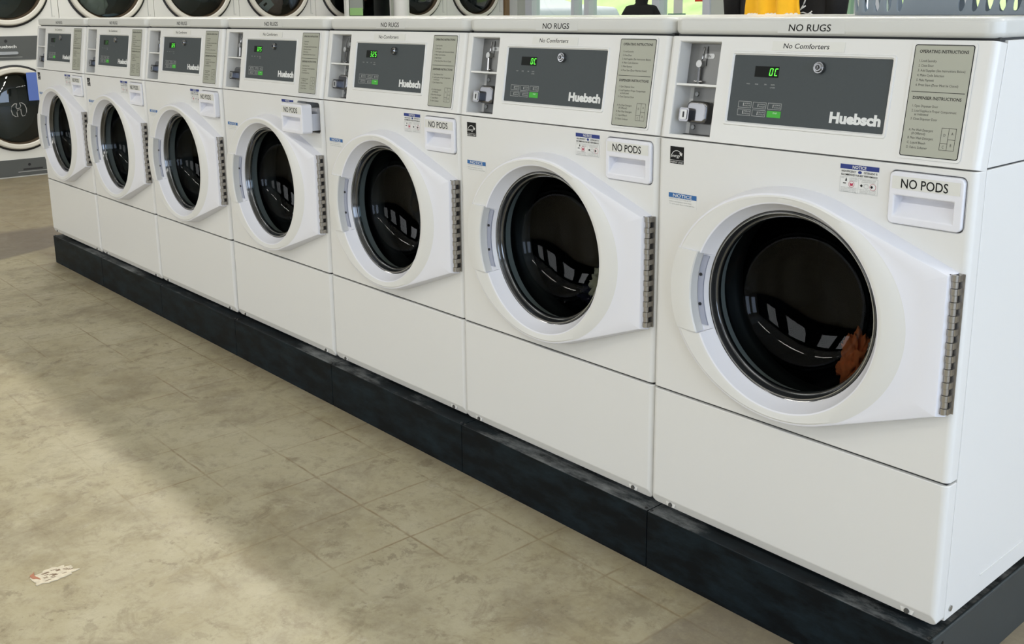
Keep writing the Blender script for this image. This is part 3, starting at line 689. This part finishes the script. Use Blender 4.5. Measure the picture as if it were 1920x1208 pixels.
    for k_ in range(3):
        a = math.radians(100+120*k_); ca, sa = math.cos(a), math.sin(a); b = MB(); vv = []
        for yy in (.14, .44):
            for rr_, off in ((.251, -.045), (.215, -.018), (.205, 0), (.215, .018), (.251, .045)): vv.append((CX+rr_*ca-off*sa, yy, CZ+rr_*sa+off*ca))
        b.add(vv, [(i, i+1, 6+i, 5+i) for i in range(4)]+[(0, 1, 2, 3, 4), (5, 6, 7, 8, 9)], DRUMM, True); b.build('baffle', dm)
    return e

proto = build_washer()
ORG = [(-.0029, -.0056), (.6826, -.0028), (1.3683, -.0010), (2.0538, .0028), (2.7350, .0060), (3.4154, .0036), (4.0972, .0006)]
WL = ['white front-loading washer farthest left, at the far end of the row beside the stacked dryers',
      'second white washer from the far left end, with a dark certification sticker by its door',
      'third white washer from the far end, its dispenser drawer standing slightly ajar',
      'white washer with its detergent dispenser drawer pulled open',
      'third white washer from the right, display reading 325, next to the open-drawer washer',
      'second white washer from the right, with beige laundry behind its glass',
      'nearest and largest white washer on the right end, orange cloth inside its door']
DISP = {0: ('1', GREENDIM), 1: ('325', GREENDIM), 2: ('325', GREENE), 3: ('325', GREENE), 4: ('325', GREENE)}
washers = []
for i in range(7):
    skip = []
    if i in (2, 3, 4): skip.append('energy_sticker')
    if i != 3: skip += ['drawer_tray', 'softener_cup']
    if i != 6: skip += ['side_trim', 'side_screw']
    o = copy_tree(proto, None, skip)
    o.location = (ORG[i][0], ORG[i][1], ZB); o['label'] = WL[i]; washers.append(o)
    for ch in o.children:
        if ch.name.startswith('dispenser_drawer'):
            if i == 3: ch.location.y -= .055; ch['label'] = 'dispenser drawer pulled out'
            if i == 2: ch.rotation_euler = (0, 0, 0); ch.location.y -= .010; ch['label'] = 'dispenser drawer slightly ajar'
        if ch.name.startswith('control_panel') and i in DISP:
            s_, mt = DISP[i]
            for g in ch.children:
                if g.name.startswith('display'):
                    L = .2129/.2104; q = lambda v: (v-1.0062)*L
                    b = sheet((.2215, .2755, q(1.1385), q(1.1590)), .0013, .0005, LCDM); digits(b, s_, .2725, q(1.1415), .0145, .0006, mt); g.data = b.mesh('display', fix=False)
def rm_tree(o):
    for ch in list(o.children): rm_tree(ch)
    bpy.data.objects.remove(o)
rm_tree(proto)

# ------------------------------------------------------------------ laundry inside the two nearest washers
def cloth_mat(name, c, rough=.9): return mat(name, c, rough, var=.18, vscale=14, bump=.35, bscale=90)
def crumple(name, c, r, seed, mt, amp=.35, freq=1.6, sub=5): return blob(name, c, r, seed, mt, amp, sub, freq)
W7, W6 = ORG[6], ORG[5]
def laundry(nm, lb, loc, r, seed, mt, amp=.4, freq=1.7, sub=5, cat='laundry', group=None):
    o = link(nm, crumple(nm, (0, 0, 0), r, seed, mt, amp, freq, sub), None, loc); return props(o, lb, cat, group)
laundry('orange_cloth', 'crumpled orange cloth pressed against the glass of the nearest washer', (W7[0]+.405, W7[1]+.145, .566), (.033, .026, .062), 3, cloth_mat('orange_cotton', (.85, .20, .06)), .5, 2.0)
laundry('grey_cloth', 'folded pale grey cloth just above the orange one in the nearest washer', (W7[0]+.465, W7[1]+.165, .606), (.050, .022, .016), 11, cloth_mat('grey_cotton', (.38, .37, .33)), .5, 2.0)
laundry('beige_cloth', 'small beige cloth low inside the second washer from the right', (W6[0]+.385, W6[1]+.150, .588), (.036, .026, .042), 5, cloth_mat('beige_cotton', (.70, .60, .42)), .6, 2.2)
laundry('navy_cloth', 'dark navy wash load at the bottom of the second washer from the right', (W6[0]+.33, W6[1]+.29, .510), (.14, .055, .035), 8, cloth_mat('navy_cotton', (.03, .025, .07)), .5, 2.4)

# ------------------------------------------------------------------ black steel bases under the washers
BL = ['far-left black steel base with a small foot sticking out behind', 'black steel base under the second washer from the far end', 'black steel base under the third washer from the far end',
      'black steel base under the washer with the open drawer', 'black steel base under the fifth washer from the far end', 'black steel base under the second washer from the right', 'black steel base at the near right end, its side face showing']
for i in range(7):
    xa = i*.683+.001; xb = (i+1)*.683-.001; YF = -.0095
    if i == 6: xb = 7*.683-.0066+.004
    e = empty('washer_base', (xa, YF, 0), BL[i], 'base', 'black bases under the washers'); wdt = xb-xa; T = .003; D = .735
    me = solid(MB().box(0, wdt, 0, T, 0, ZB-.0005, BASEM), bevel=.001, seg=2, name='front_plate'); link('front_plate', me, e)
    me = solid(MB().box(0, wdt, .0005, .075, ZB-.0035, ZB, BASEM), bevel=.0012, seg=2, name='ledge'); link('ledge', me, e)
    me = solid(MB().box(0, T, T, D, 0, ZB-.004, BASEM), bevel=.001, seg=1, name='side_plate'); link('side_plate', me, e)
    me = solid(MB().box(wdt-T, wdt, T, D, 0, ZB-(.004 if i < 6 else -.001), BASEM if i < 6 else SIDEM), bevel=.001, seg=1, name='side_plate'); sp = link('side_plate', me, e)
    if i == 6:
        sp['label'] = 'end plate coloured lighter for window light, with a rolled top edge'
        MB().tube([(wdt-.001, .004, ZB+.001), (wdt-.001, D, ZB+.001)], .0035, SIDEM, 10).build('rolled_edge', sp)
    MB().box(T, wdt-T, .075, D, ZB-.0035, ZB-.0005, BASEM).build('deck', e); MB().box(0, wdt, D, D+T, 0, ZB-.001, BASEM).build('back_plate', e)
    b = MB()
    for x in (.006, wdt-.008): b.cyl((x, .008, ZB-.001), (x, .008, ZB+.0025), .0035, SCREW, n=8)
    if i == 6: b.cyl((wdt-.0005, .045, ZB-.022), (wdt+.0004, .045, ZB-.022), .0045, INK, n=12)
    b.build('bolt', e)
    if i == 0:
        b = MB().box(-.055, .004, .20, .24, .100, .125, BLACKM); b.cyl((-.045, .22, 0), (-.045, .22, .10), .008, BLACKM); b.build('leg_bracket', e)

# ------------------------------------------------------------------ stacked dryers along the far left wall, facing +x
DW = mat('dryer_enamel', (.74, .735, .70), .33); DGREY = mat('dryer_grey_panel', (.085, .09, .088), .45)
DRING = mat('dryer_cream_ring', (.70, .67, .60), .4); DBROWN = mat('dryer_bronze_rim', (.16, .12, .08), .35, .5); DGLASS = glass('dryer_glass', (.50, .56, .55), 1.55)
DHOLE = mat('dryer_tub', (.10, .115, .11), .4, .5)
def build_dryer():
    # built facing -y with x to the right, then turned so that it faces +x
    e = empty('stacked_dryer', (0, 0, 0), '', 'dryer', 'stacked dryers along the left wall'); Wd = .783; D = .70; c = Wd/2
    z1, z2, R = .547, 1.512, .330
    me = solid(MB().box(0, Wd, 0, D, .0, 2.05, DW), [MB().prism(disc(c, z1, .29, 48), -.05, .5, 'y', DHOLE), MB().prism(disc(c, z2, .29, 48), -.05, .5, 'y', DHOLE)], bevel=.004, seg=2, name='body'); link('body', me, e)
    b = sheet((.004, Wd-.004, .012, .145), 0, .006, DGREY); b.cyl((.43, -.006, .098), (.43, -.009, .098), .011, BLACKM)
    b.box(.34, .56, -.008, -.006, .040, .046, STEEL); b.box(.38, .53, -.0065, -.006, .055, .068, BLACKM); b.build('base_panel', e)
    b = sheet((0.004, Wd-.004, .925, 1.108), 0, .006, DGREY); text(b, 'Huebsch', .36, 1.018, .022, SILVERINK, y=-.0065, width=.15, bold=.03, align='c')
    b.cyl((.36, -.006, 1.072), (.36, -.010, 1.072), .011, BLACKM); b.box(.25, .47, -.008, -.006, .945, .948, GREYINK)
    b.build('control_strip', e, fix=False)
    MB().prism(rrect(.27, .44, .968, .990, .011), -.020, -.006, 'y', STEEL).build('grip', e)
    for zc in (z1, z2):
        b = MB().lathe([(R+.010, .001), (R+.010, -.006), (R-.006, -.010), (R-.007, -.003)], c, zc, BLACKM, 72)
        d = b.build('door', e); MB().lathe([(R-.005, -.003), (R-.010, -.030), (R-.018, -.036), (R-.040, -.036), (R-.048, -.030)], c, zc, DRING, 72).build('door_ring', d)
        MB().lathe([(R-.048, -.030), (R-.052, -.010), (R-.062, .004), (R-.066, -.002)], c, zc, DBROWN, 72).build('door_rim', d)
        MB().lathe([(R-.060, .001), (R-.07, -.008), (.16, -.022), (.08, -.028), (.001, -.030)], c, zc, DGLASS, 72).build('door_glass', d, fix=False, sharp=0)
        b = MB().box(Wd-.055, Wd-.050, -.0015, .0, zc-.26, zc+.26, GREYINK); b.box(Wd-.040, Wd-.036, -.0015, 0, zc-.26, zc-.25, GREYINK); b.build('hinge_cover', d)
        MB().lathe([(.285, .01), (.285, .46), (.001, .47)], c, zc, DHOLE, 48).build('tumbler', e, sharp=50)
    # pale outline emblem on the lower glass
    def arc(pts): MB().tube([(c+x*1.0, -.027, z1+zz) for x, zz in pts], .0032, GREYINK, 6).build('emblem', e)
    b = MB()
    def st(pts): b.tube([(c+x, -.034, z1-.01+zz) for x, zz in pts], .0030, GREYINK, 6)
    st([(-.012, .050), (-.030, .050), (-.052, .030), (-.058, 0), (-.050, -.034), (-.030, -.050), (-.014, -.052), (-.018, -.02), (-.012, -.002), (.014, .004), (.014, -.03), (.022, -.05), (.04, -.046), (.054, -.02), (.056, .01), (.046, .04), (.026, .055), (.010, .056), (.016, .03), (.010, .016), (-.014, .010), (-.020, .024), (-.012, .050)])
    b.build('emblem', e)
    return e
dp = build_dryer()
DL = ['stacked dryer nearest the front, its lower door and grey base panel in full view', 'second stacked dryer, a pale shirt showing behind its upper glass', 'third stacked dryer along the left wall, its upper glass empty and dark', 'fourth stacked dryer, pinkish laundry and a white tag behind its glass',
      'fifth stacked dryer, partly hidden by the white-framed glass door', 'sixth stacked dryer, half hidden behind the white pillar', 'last stacked dryer at the far corner, next to the brown wood trim']
for i in range(7):
    o = dp if i == 0 else copy_tree(dp); o.rotation_euler = (0, 0, PI/2); o.location = (-3.198, .3965+.786*i, 0); o['label'] = DL[i]
def at_dr(y, zz, x=-3.13): return (x, y, zz)
laundry('pale_shirt', 'pale grey-green shirt behind the upper glass of the second dryer', (-3.36, 1.52, 1.36), (.04, .11, .11), 21, cloth_mat('pale_shirt_cotton', (.60, .62, .54)), .3, 1.5, 4)
laundry('light_blue_towel', 'light blue towel lying at the bottom of the second dryer', (-3.285, 1.63, 1.245), (.03, .09, .025), 22, cloth_mat('light_blue_terry', (.62, .78, .90)), .3, 1.5, 4)
laundry('pink_blanket', 'pinkish-brown blanket behind the upper glass of the fourth dryer', (-3.38, 3.17, 1.35), (.045, .10, .13), 23, cloth_mat('pink_brown_fleece', (.45, .30, .26)), .3, 1.5, 4)
laundry('blue_white_shirt', 'blue and white shirt beside the pinkish blanket in the fourth dryer', (-3.29, 3.36, 1.38), (.03, .045, .11), 24, cloth_mat('blue_white_cotton', (.55, .62, .85)), .3, 1.5, 4)
b = MB().box(0, .002, -.07, .07, -.05, .05, PAPER); b.box(.002, .003, -.02, .02, .0, .02, INK)
o = b.build('care_card', None, (-3.222, 3.03, 1.335)); o.rotation_euler = (math.radians(38), 0, 0); props(o, 'tilted white card behind the upper glass of the fourth dryer', 'card')
b = MB().box(0, .002, -.065, .08, -.11, .11, mat('blue_paper', (.10, .17, .50), .6)); o = b.build('blue_notice', None, (-3.163, .935, .715)); props(o, 'blank blue paper taped on the lower dryer door beside the washer row', 'notice')

# ------------------------------------------------------------------ things in the background
b = MB().cyl((0, 0, 0), (0, 0, 3.0), .076, WHITEW, n=40); o = b.build('pillar', None, (-2.79, 4.24, 0)); props(o, 'round cream-white pillar standing in front of the stacked dryers', 'pillar')
# white framed glass door leaf standing open before the dryers
e = empty('glass_door', (-2.96, 3.80, 0), 'tall white-framed glass door standing open before the dryers', 'door')
y = lambda v: v-3.80
WD0, WD1, WD2, WD3 = 3.715, 3.745, 4.22, 4.34
MB().box(-.02, .02, y(WD0), y(WD1), 0, 2.1, PAPER).build('stile', e); MB().box(-.02, .02, y(WD2), y(WD3), 0, 2.1, PAPER).build('stile', e)
MB().box(-.019, .019, y(WD1), y(WD2), 2.0, 2.1, PAPER).build('rail', e); MB().box(-.019, .019, y(WD1), y(WD2), 0, .15, PAPER).build('rail', e)
MB().box(-.003, .003, y(WD1), y(WD2), .15, 2.0, glass('dark_door_glass', (.10, .13, .13), 1.5)).build('pane', e)
MB().tube([(.03, y(WD1)+.02, 1.0), (.06, y(WD1)+.03, 1.0), (.06, y(WD2)-.03, 1.0), (.03, y(WD2)-.02, 1.0)], .012, CHROME).build('push_bar', e)
GP = mat('grey_reflection', (.30, .32, .30), .5); GG = mat('green_reflection', (.30, .52, .20), .5)
b = MB().box(.004, .006, -.075, .075, .06, .36, GP); b.box(.004, .0065, -.075, .072, .0, .07, GG); b.build('reflection_card', None, (-2.960, 3.835, 1.235)); props(bpy.data.objects['reflection_card'], 'grey and green reflection painted as a card on the open glass door', 'reflection_card')  # flat card stands in for the grey and green reflection in the pane
# notices on the back wall and window
b = MB().box(-.085, .085, -.004, 0, -.15, .25, PAPER); text(b, 'IN TO', -.060, .0, .022, GREYINK, y=-.0045, width=.10); b.build('wall_sign', None, (1.005, 6.095, 1.30), fix=False); props(bpy.data.objects['wall_sign'], 'cream wall sign lettered IN TO between green trim and laundry basket', 'sign')
b = MB().box(-.09, .09, -.002, 0, -.02, .2, mat('red_sign_print', (.75, .04, .02), .5)); b.build('red_sign', None, (-.66, 6.145, 1.352)); props(bpy.data.objects['red_sign'], 'red sign stuck on the window pane near its right post', 'sign')
b = MB().box(-.055, .055, -.0015, 0, -.07, .2, PAPER); b.build('paper_notice', None, (-.95, 6.145, 1.285)); props(bpy.data.objects['paper_notice'], 'pale paper notice on the window pane right of the person', 'notice')
b = MB().box(-.075, .075, -.03, .03, -.25, .0, mat('grey_green_box', (.25, .33, .29), .6)); b.box(-.08, .08, -.034, .034, -.02, .004, mat('green_lid', (.16, .30, .24), .5)); o = b.build('small_bin', None, (-.89, 6.055, 1.222)); props(o, 'small grey-green box on the sill below the paper notice', 'box')
MB().box(-.1, .1, -.06, .04, -.974, -.255, WALLM)

# person in a black top in front of the window
SKIN = mat('skin', (.42, .25, .17), .55); BLK = cloth_mat('black_knit', (.006, .006, .006)); DENIM = cloth_mat('dark_denim', (.03, .04, .07)); HAIR = mat('dark_hair', (.015, .01, .008), .6); SHOE = mat('dark_shoe', (.02, .02, .02), .5)
def skin_mesh(name, verts, edges, radii, mats_by_z, sub=2):
    me = bpy.data.meshes.new(name); me.from_pydata(verts, edges, []); o = link(name, me)
    o.modifiers.new('s', 'SKIN'); sv = me.skin_vertices[0].data
    for i, r in enumerate(radii): sv[i].radius = r if isinstance(r, tuple) else (r, r)
    sv[0].use_root = True
    md = o.modifiers.new('u', 'SUBSURF'); md.levels = sub; md.render_levels = sub
    dg = bpy.context.evaluated_depsgraph_get(); dg.update(); out = bpy.data.meshes.new_from_object(o.evaluated_get(dg)); bpy.data.objects.remove(o)
    out.name = name; out.materials.clear()
    for mm, _ in mats_by_z: out.materials.append(mm)
    for p in out.polygons:
        p.use_smooth = True
        for k, (mm, fn) in enumerate(mats_by_z):
            if fn(p.center): p.material_index = k; break
    return out
V = [(0, 0, .86), (0, 0, 1.0), (0, .01, 1.14), (0, .01, 1.25), (0, .0, 1.305), (0, -.005, 1.36), (0, -.01, 1.42),
     (-.14, .01, 1.245), (-.20, .01, 1.17), (-.235, .03, 1.02), (-.225, -.05, .82),
     (.14, .01, 1.245), (.20, .01, 1.17), (.235, .03, 1.02), (.225, -.05, .82),
     (-.09, 0, .80), (-.10, -.01, .45), (-.10, .02, .08), (-.10, -.12, .04), (.09, 0, .80), (.10, -.01, .45), (.10, .02, .08), (.10, -.12, .04)]
Ed = [(0, 1), (1, 2), (2, 3), (3, 4), (4, 5), (5, 6), (3, 7), (7, 8), (8, 9), (9, 10), (3, 11), (11, 12), (12, 13), (13, 14), (0, 15), (15, 16), (16, 17), (17, 18), (0, 19), (19, 20), (20, 21), (21, 22)]
Rd = [(.155, .11), (.13, .095), (.145, .105), (.14, .09), (.07, .06), .05, .05, .062, .052, .042, .028, .062, .052, .042, .028, .085, .06, .045, .035, .085, .06, .045, .035]
body = skin_mesh('person', V, Ed, Rd, [(SKIN, lambda c: c.z > 1.40 or (abs(c.x) > .18 and c.z < .86)), (BLK, lambda c: c.z > .90 or abs(c.x) > .19), (SHOE, lambda c: c.z < .09), (DENIM, lambda c: True)])
pe = link('person', body, None, (-.775, 5.42, 0)); pe.rotation_euler = (0, 0, .55); pe.scale = (.82, .9, 1); props(pe, 'person in a black top standing in front of the back window', 'person')
hm = blob('head', (0, -.01, 1.50), (.072, .092, .112), 1, SKIN, .0, 4); hd = link('head', hm, pe)
b = MB()
for s_ in (-1, 1):
    b.add([v.co+Vector((s_*.028, -.092, 1.505)) for v in blob('e', (0, 0, 0), (.010, .006, .006), 0, PAPER, 0, 2).vertices], [tuple(p.vertices) for p in blob('e', (0, 0, 0), (.010, .006, .006), 0, PAPER, 0, 2).polygons], PAPER, True)
    b.add([v.co+Vector((s_*.075, 0, 1.495)) for v in blob('e', (0, 0, 0), (.008, .018, .028), 0, SKIN, 0, 2).vertices], [tuple(p.vertices) for p in blob('e', (0, 0, 0), (.008, .018, .028), 0, SKIN, 0, 2).polygons], SKIN, True)
b.add([(-.012, -.098, 1.475), (.012, -.098, 1.475), (0, -.122, 1.476), (0, -.100, 1.512)], [(0, 1, 2), (0, 2, 3), (1, 3, 2)], SKIN, True)
b.tube([(-.022, -.094, 1.447), (0, -.102, 1.446), (.022, -.094, 1.447)], .004, REDINK, 6); b.build('face', pe)
bm_ = blob('hair', (0, .012, 1.525), (.082, .095, .108), 4, HAIR, .05, 4, 4); hb = MB(); hb.add([v.co for v in bm_.vertices], [tuple(p.vertices) for p in bm_.polygons], HAIR, True)
bm2 = blob('h', (0, .035, 1.40), (.078, .060, .13), 6, HAIR, .12, 4, 3); hb.add([v.co for v in bm2.vertices], [tuple(p.vertices) for p in bm2.polygons], HAIR, True); hb.build('hair', pe, sharp=0)
for s_ in (-1, 1):
    b = MB(); hx = s_*.225
    b.add([v.co+Vector((hx, -.075, .765)) for v in blob('e', (0, 0, 0), (.018, .038, .045), 0, SKIN, 0, 3).vertices], [tuple(p.vertices) for p in blob('e', (0, 0, 0), (.018, .038, .045), 0, SKIN, 0, 3).polygons], SKIN, True)
    for k in range(4): L_ = (.062, .072, .068, .054)[k]; yy = -.105+.02*k; b.tube([(hx, yy, .735), (hx-s_*.004, yy-.004, .735-L_*.5), (hx-s_*.016, yy-.002, .735-L_)], [.0085, .0078, .006], SKIN)
    b.tube([(hx, -.105, .775), (hx-s_*.010, -.122, .748), (hx-s_*.014, -.122, .722)], [.010, .009, .007], SKIN); b.build('hand', pe)

# garments hanging on a rolling rack behind the washers
def garment(name, wt, wb, h, th, mt, seed, sleeves=True):
    """hanging top, origin at the hanger hook, facing -y"""
    b = MB(); nx, nz = 28, 22; vs = []
    for side in (0, 1):
        for j in range(nz+1):
            f = j/nz; zz = -.06-h*f
            if f < .12: wx = wt*(.35+.65*f/.12)
            else: wx = wt+(wb-wt)*(f-.12)/.88
            for i in range(nx+1):
                u = i/nx*2-1; x = u*wx/2
                sag = .05*abs(u)*(1 if f < .12 else 0)
                fold = .012*math.sin(u*9+seed+f*2)*f+.008*noise.noise(Vector((u*3, f*3, seed+side)))
                yy = (th*math.sqrt(max(0, 1-u*u*.98))*(1 if side else -1))+fold
                vs.append((x+.006*noise.noise(Vector((f*6, seed, u))), yy, zz-sag))
    S = (nx+1)*(nz+1); fs = []
    for side in (0, 1):
        for j in range(nz):
            for i in range(nx):
                a = side*S+j*(nx+1)+i; f4 = (a, a+1, a+nx+2, a+nx+1); fs.append(f4 if side else f4[::-1])
    for j in range(nz):
        for i in (0, nx): a = j*(nx+1)+i; fs.append((a, S+a, S+a+nx+1, a+nx+1))
    b.add(vs, fs, mt, True)
    if sleeves:
        for s_ in (-1, 1): b.tube([(s_*wt*.46, 0, -.12), (s_*(wt*.50+.02), .005, -.30), (s_*(wt*.50+.03), .0, -.50), (s_*(wt*.5+.02), 0, -.66)], [.06, .055, .048, .04], mt, 14)
    return b
rk = empty('garment_rack', (3.045, 2.20, 0), 'chrome rolling garment rack holding the hanging clothes', 'rack', rz=0)
MB().tube([(0, .35, .12), (0, .35, 1.80), (0, .30, 1.86), (0, -.30, 1.86), (0, -.35, 1.80), (0, -.35, .12)], .013, CHROME, 12).build('frame', rk) if False else None
b = MB(); b.tube([(0, .42, .10), (0, .42, 1.82), (0, .38, 1.86), (0, -.40, 1.86)], .013, CHROME, 12); b.build('post', rk)
b = MB(); b.box(-.25, .25, -.30, .44, .10, .13, CHROME); b.build('deck', rk)
for x in (-.22, .22):
    for yy in (-.26, .40): MB().cyl((x-.012, yy, .05), (x+.012, yy, .05), .05, BLACKM, n=20).build('caster', rk)
g = empty('black_sweatshirt', (3.02, 2.02, 1.86), 'black sweatshirt with white script lettering hanging behind the washers', 'sweatshirt')
garment('b', .44, .52, .78, .035, cloth_mat('black_fleece', (.007, .007, .008)), 2, True).build('shirt_body', g, sharp=0)
MB().tube([(-.20, 0, -.10), (0, 0, -.04), (0, 0, .0), (.012, 0, .015), (0, 0, .028)], .003, STEEL, 8).build('hanger', g)
script = []
cxs = .115
for t in range(0, 40):
    a = t/39*2*PI; script.append((cxs+.020*math.cos(a)+.012*math.sin(a), -.046, -.552+.052*math.sin(a)))
b = MB(); b.tube(script, .0028, PAPER, 6)
b.tube([(cxs+.02, -.046, -.585), (cxs-.005, -.046, -.60), (cxs-.015, -.046, -.615), (cxs+.01, -.046, -.610), (cxs+.035, -.046, -.618), (cxs+.05, -.046, -.605), (cxs+.038, -.046, -.612), (cxs+.06, -.046, -.622)], .0028, PAPER, 6)
b.tube([(cxs+.10, -.046, -.52), (cxs+.115, -.046, -.55), (cxs+.13, -.046, -.50), (cxs+.15, -.046, -.45)], .0028, PAPER, 6); b.build('script_lettering', g, sharp=0)
g2 = empty('yellow_top', (3.075, 1.87, 1.86), 'narrow yellow top with a white lace hem hanging before the black sweatshirt', 'top')
garment('y', .17, .25, .56, .030, cloth_mat('yellow_cotton', (.80, .42, .01)), 5, False).build('top_body', g2, sharp=0)
MB().tube([(-.07, 0, -.08), (0, 0, -.03), (0, 0, .0), (.012, 0, .015), (0, 0, .028)], .003, STEEL, 8).build('hanger', g2)
b = MB()
for i in range(15):
    x = -.115+.23*i/14; b.cyl((x, -.031*math.sqrt(max(.05, 1-(x/.125)**2)), -.622), (x, -.031*math.sqrt(max(.05, 1-(x/.125)**2))-.003, -.622), .011, PAPER, n=10)
b.build('lace_hem', g2)

# grey-blue laundry basket with slanted oval holes, on top of the nearest washer
BK = mat('blue_grey_plastic', (.20, .24, .28), .35)
def basket():
    e = empty('laundry_basket', (4.585, .475, 1.2520), 'blue-grey plastic laundry basket with slanted oval holes on the nearest washer', 'basket', rz=0)
    hx, hy, rr, H = .26, .17, .06, .27
    path = rrect(-hx, hx, -hy, hy, rr, 8); P = [Vector((a, c, 0)) for a, c in path]; P.append(P[0])
    cum = [0]
    for a, c in zip(P, P[1:]): cum.append(cum[-1]+(c-a).length)
    Lt = cum[-1]
    def pos(s_, zz, off=0):
        s_ %= Lt
        for i in range(len(cum)-1):
            if cum[i] <= s_ <= cum[i+1]: f = (s_-cum[i])/max(1e-9, cum[i+1]-cum[i]); p = P[i].lerp(P[i+1], f); break
        k = 1+.10*zz/H; d = p.normalized(); return Vector((p.x*k-d.x*off, p.y*k-d.y*off, zz))
    # strip cells: each cell has one oval hole or is solid
    cell = .0285; nc = int(Lt/cell); cell = Lt/nc; b = MB(); N = 16
    rowsz = [(.003, .062), (.072, .131), (.141, .200)]
    def band(z0_, z1_):
        vs = []; 
        for o_ in (0, .0025):
            for zz in (z0_, z1_):
                for i in range(nc*2): vs.append(pos(i*cell/2, zz, o_))
        M = nc*2; fs = []
        for i in range(M):
            j = (i+1) % M; fs += [(i, j, M+j, M+i), (2*M+i, 3*M+i, 3*M+j, 2*M+j), (M+i, M+j, 3*M+j, 3*M+i), (i, 2*M+i, 2*M+j, j)]
        b.add(vs, fs, BK, True)
    zs = [0]+[v for r in rowsz for v in r]+[H]
    for a, c in zip(zs[::2], zs[1::2]): band(a, c)
    for z0_, z1_ in rowsz:
        for i in range(nc):
            sc = (i+.5)*cell; zc = (z0_+z1_)/2; hh = (z1_-z0_)/2
            solidc = (pos(sc, 0).y < -hy+.01 and -.088 < pos(sc, 0).x < .030)
            if solidc:
                vs = [pos(sc+s_*cell/2, zz, o_) for o_ in (0, .0025) for zz in (z0_, z1_) for s_ in (-1, 1)]
                b.add(vs, [(0, 1, 3, 2), (4, 6, 7, 5)], BK, True); continue
            outer = []; inner = []
            for k in range(N):
                t = 2*PI*k/N; c_, s_ = math.cos(t), math.sin(t); m_ = max(abs(c_), abs(s_)); ce_, se_ = math.copysign(abs(c_)**.75, c_), math.copysign(abs(s_)**.85, s_); outer.append((sc+c_/m_*cell/2, zc+s_/m_*hh))
                a_, b_ = .0100, hh*.90; inner.append((sc+a_*ce_*.78+.0050*se_, zc+b_*se_))
            vs = [pos(s_, zz, o_) for o_ in (0, .0025) for ls in (outer, inner) for s_, zz in ls]
            fs = []
            for k in range(N):
                j = (k+1) % N; fs += [(k, j, N+j, N+k), (2*N+k, 3*N+k, 3*N+j, 2*N+j), (N+k, N+j, 3*N+j, 3*N+k)]
            b.add(vs, fs, BK, True)
    b.build('basket_wall', e, sharp=50)
    bot = [tuple(pos(Lt*i/60, 0))[:2] for i in range(60)]; MB().prism(bot, 0, .003, 'z', BK).build('basket_floor', e)
    b = MB(); b.tube([pos(Lt*i/64, H+.004) for i in range(65)], .009, BK, 10); b.build('rim', e)
    return e
bk = basket(); bk.rotation_euler = (0, 0, math.radians(-12))
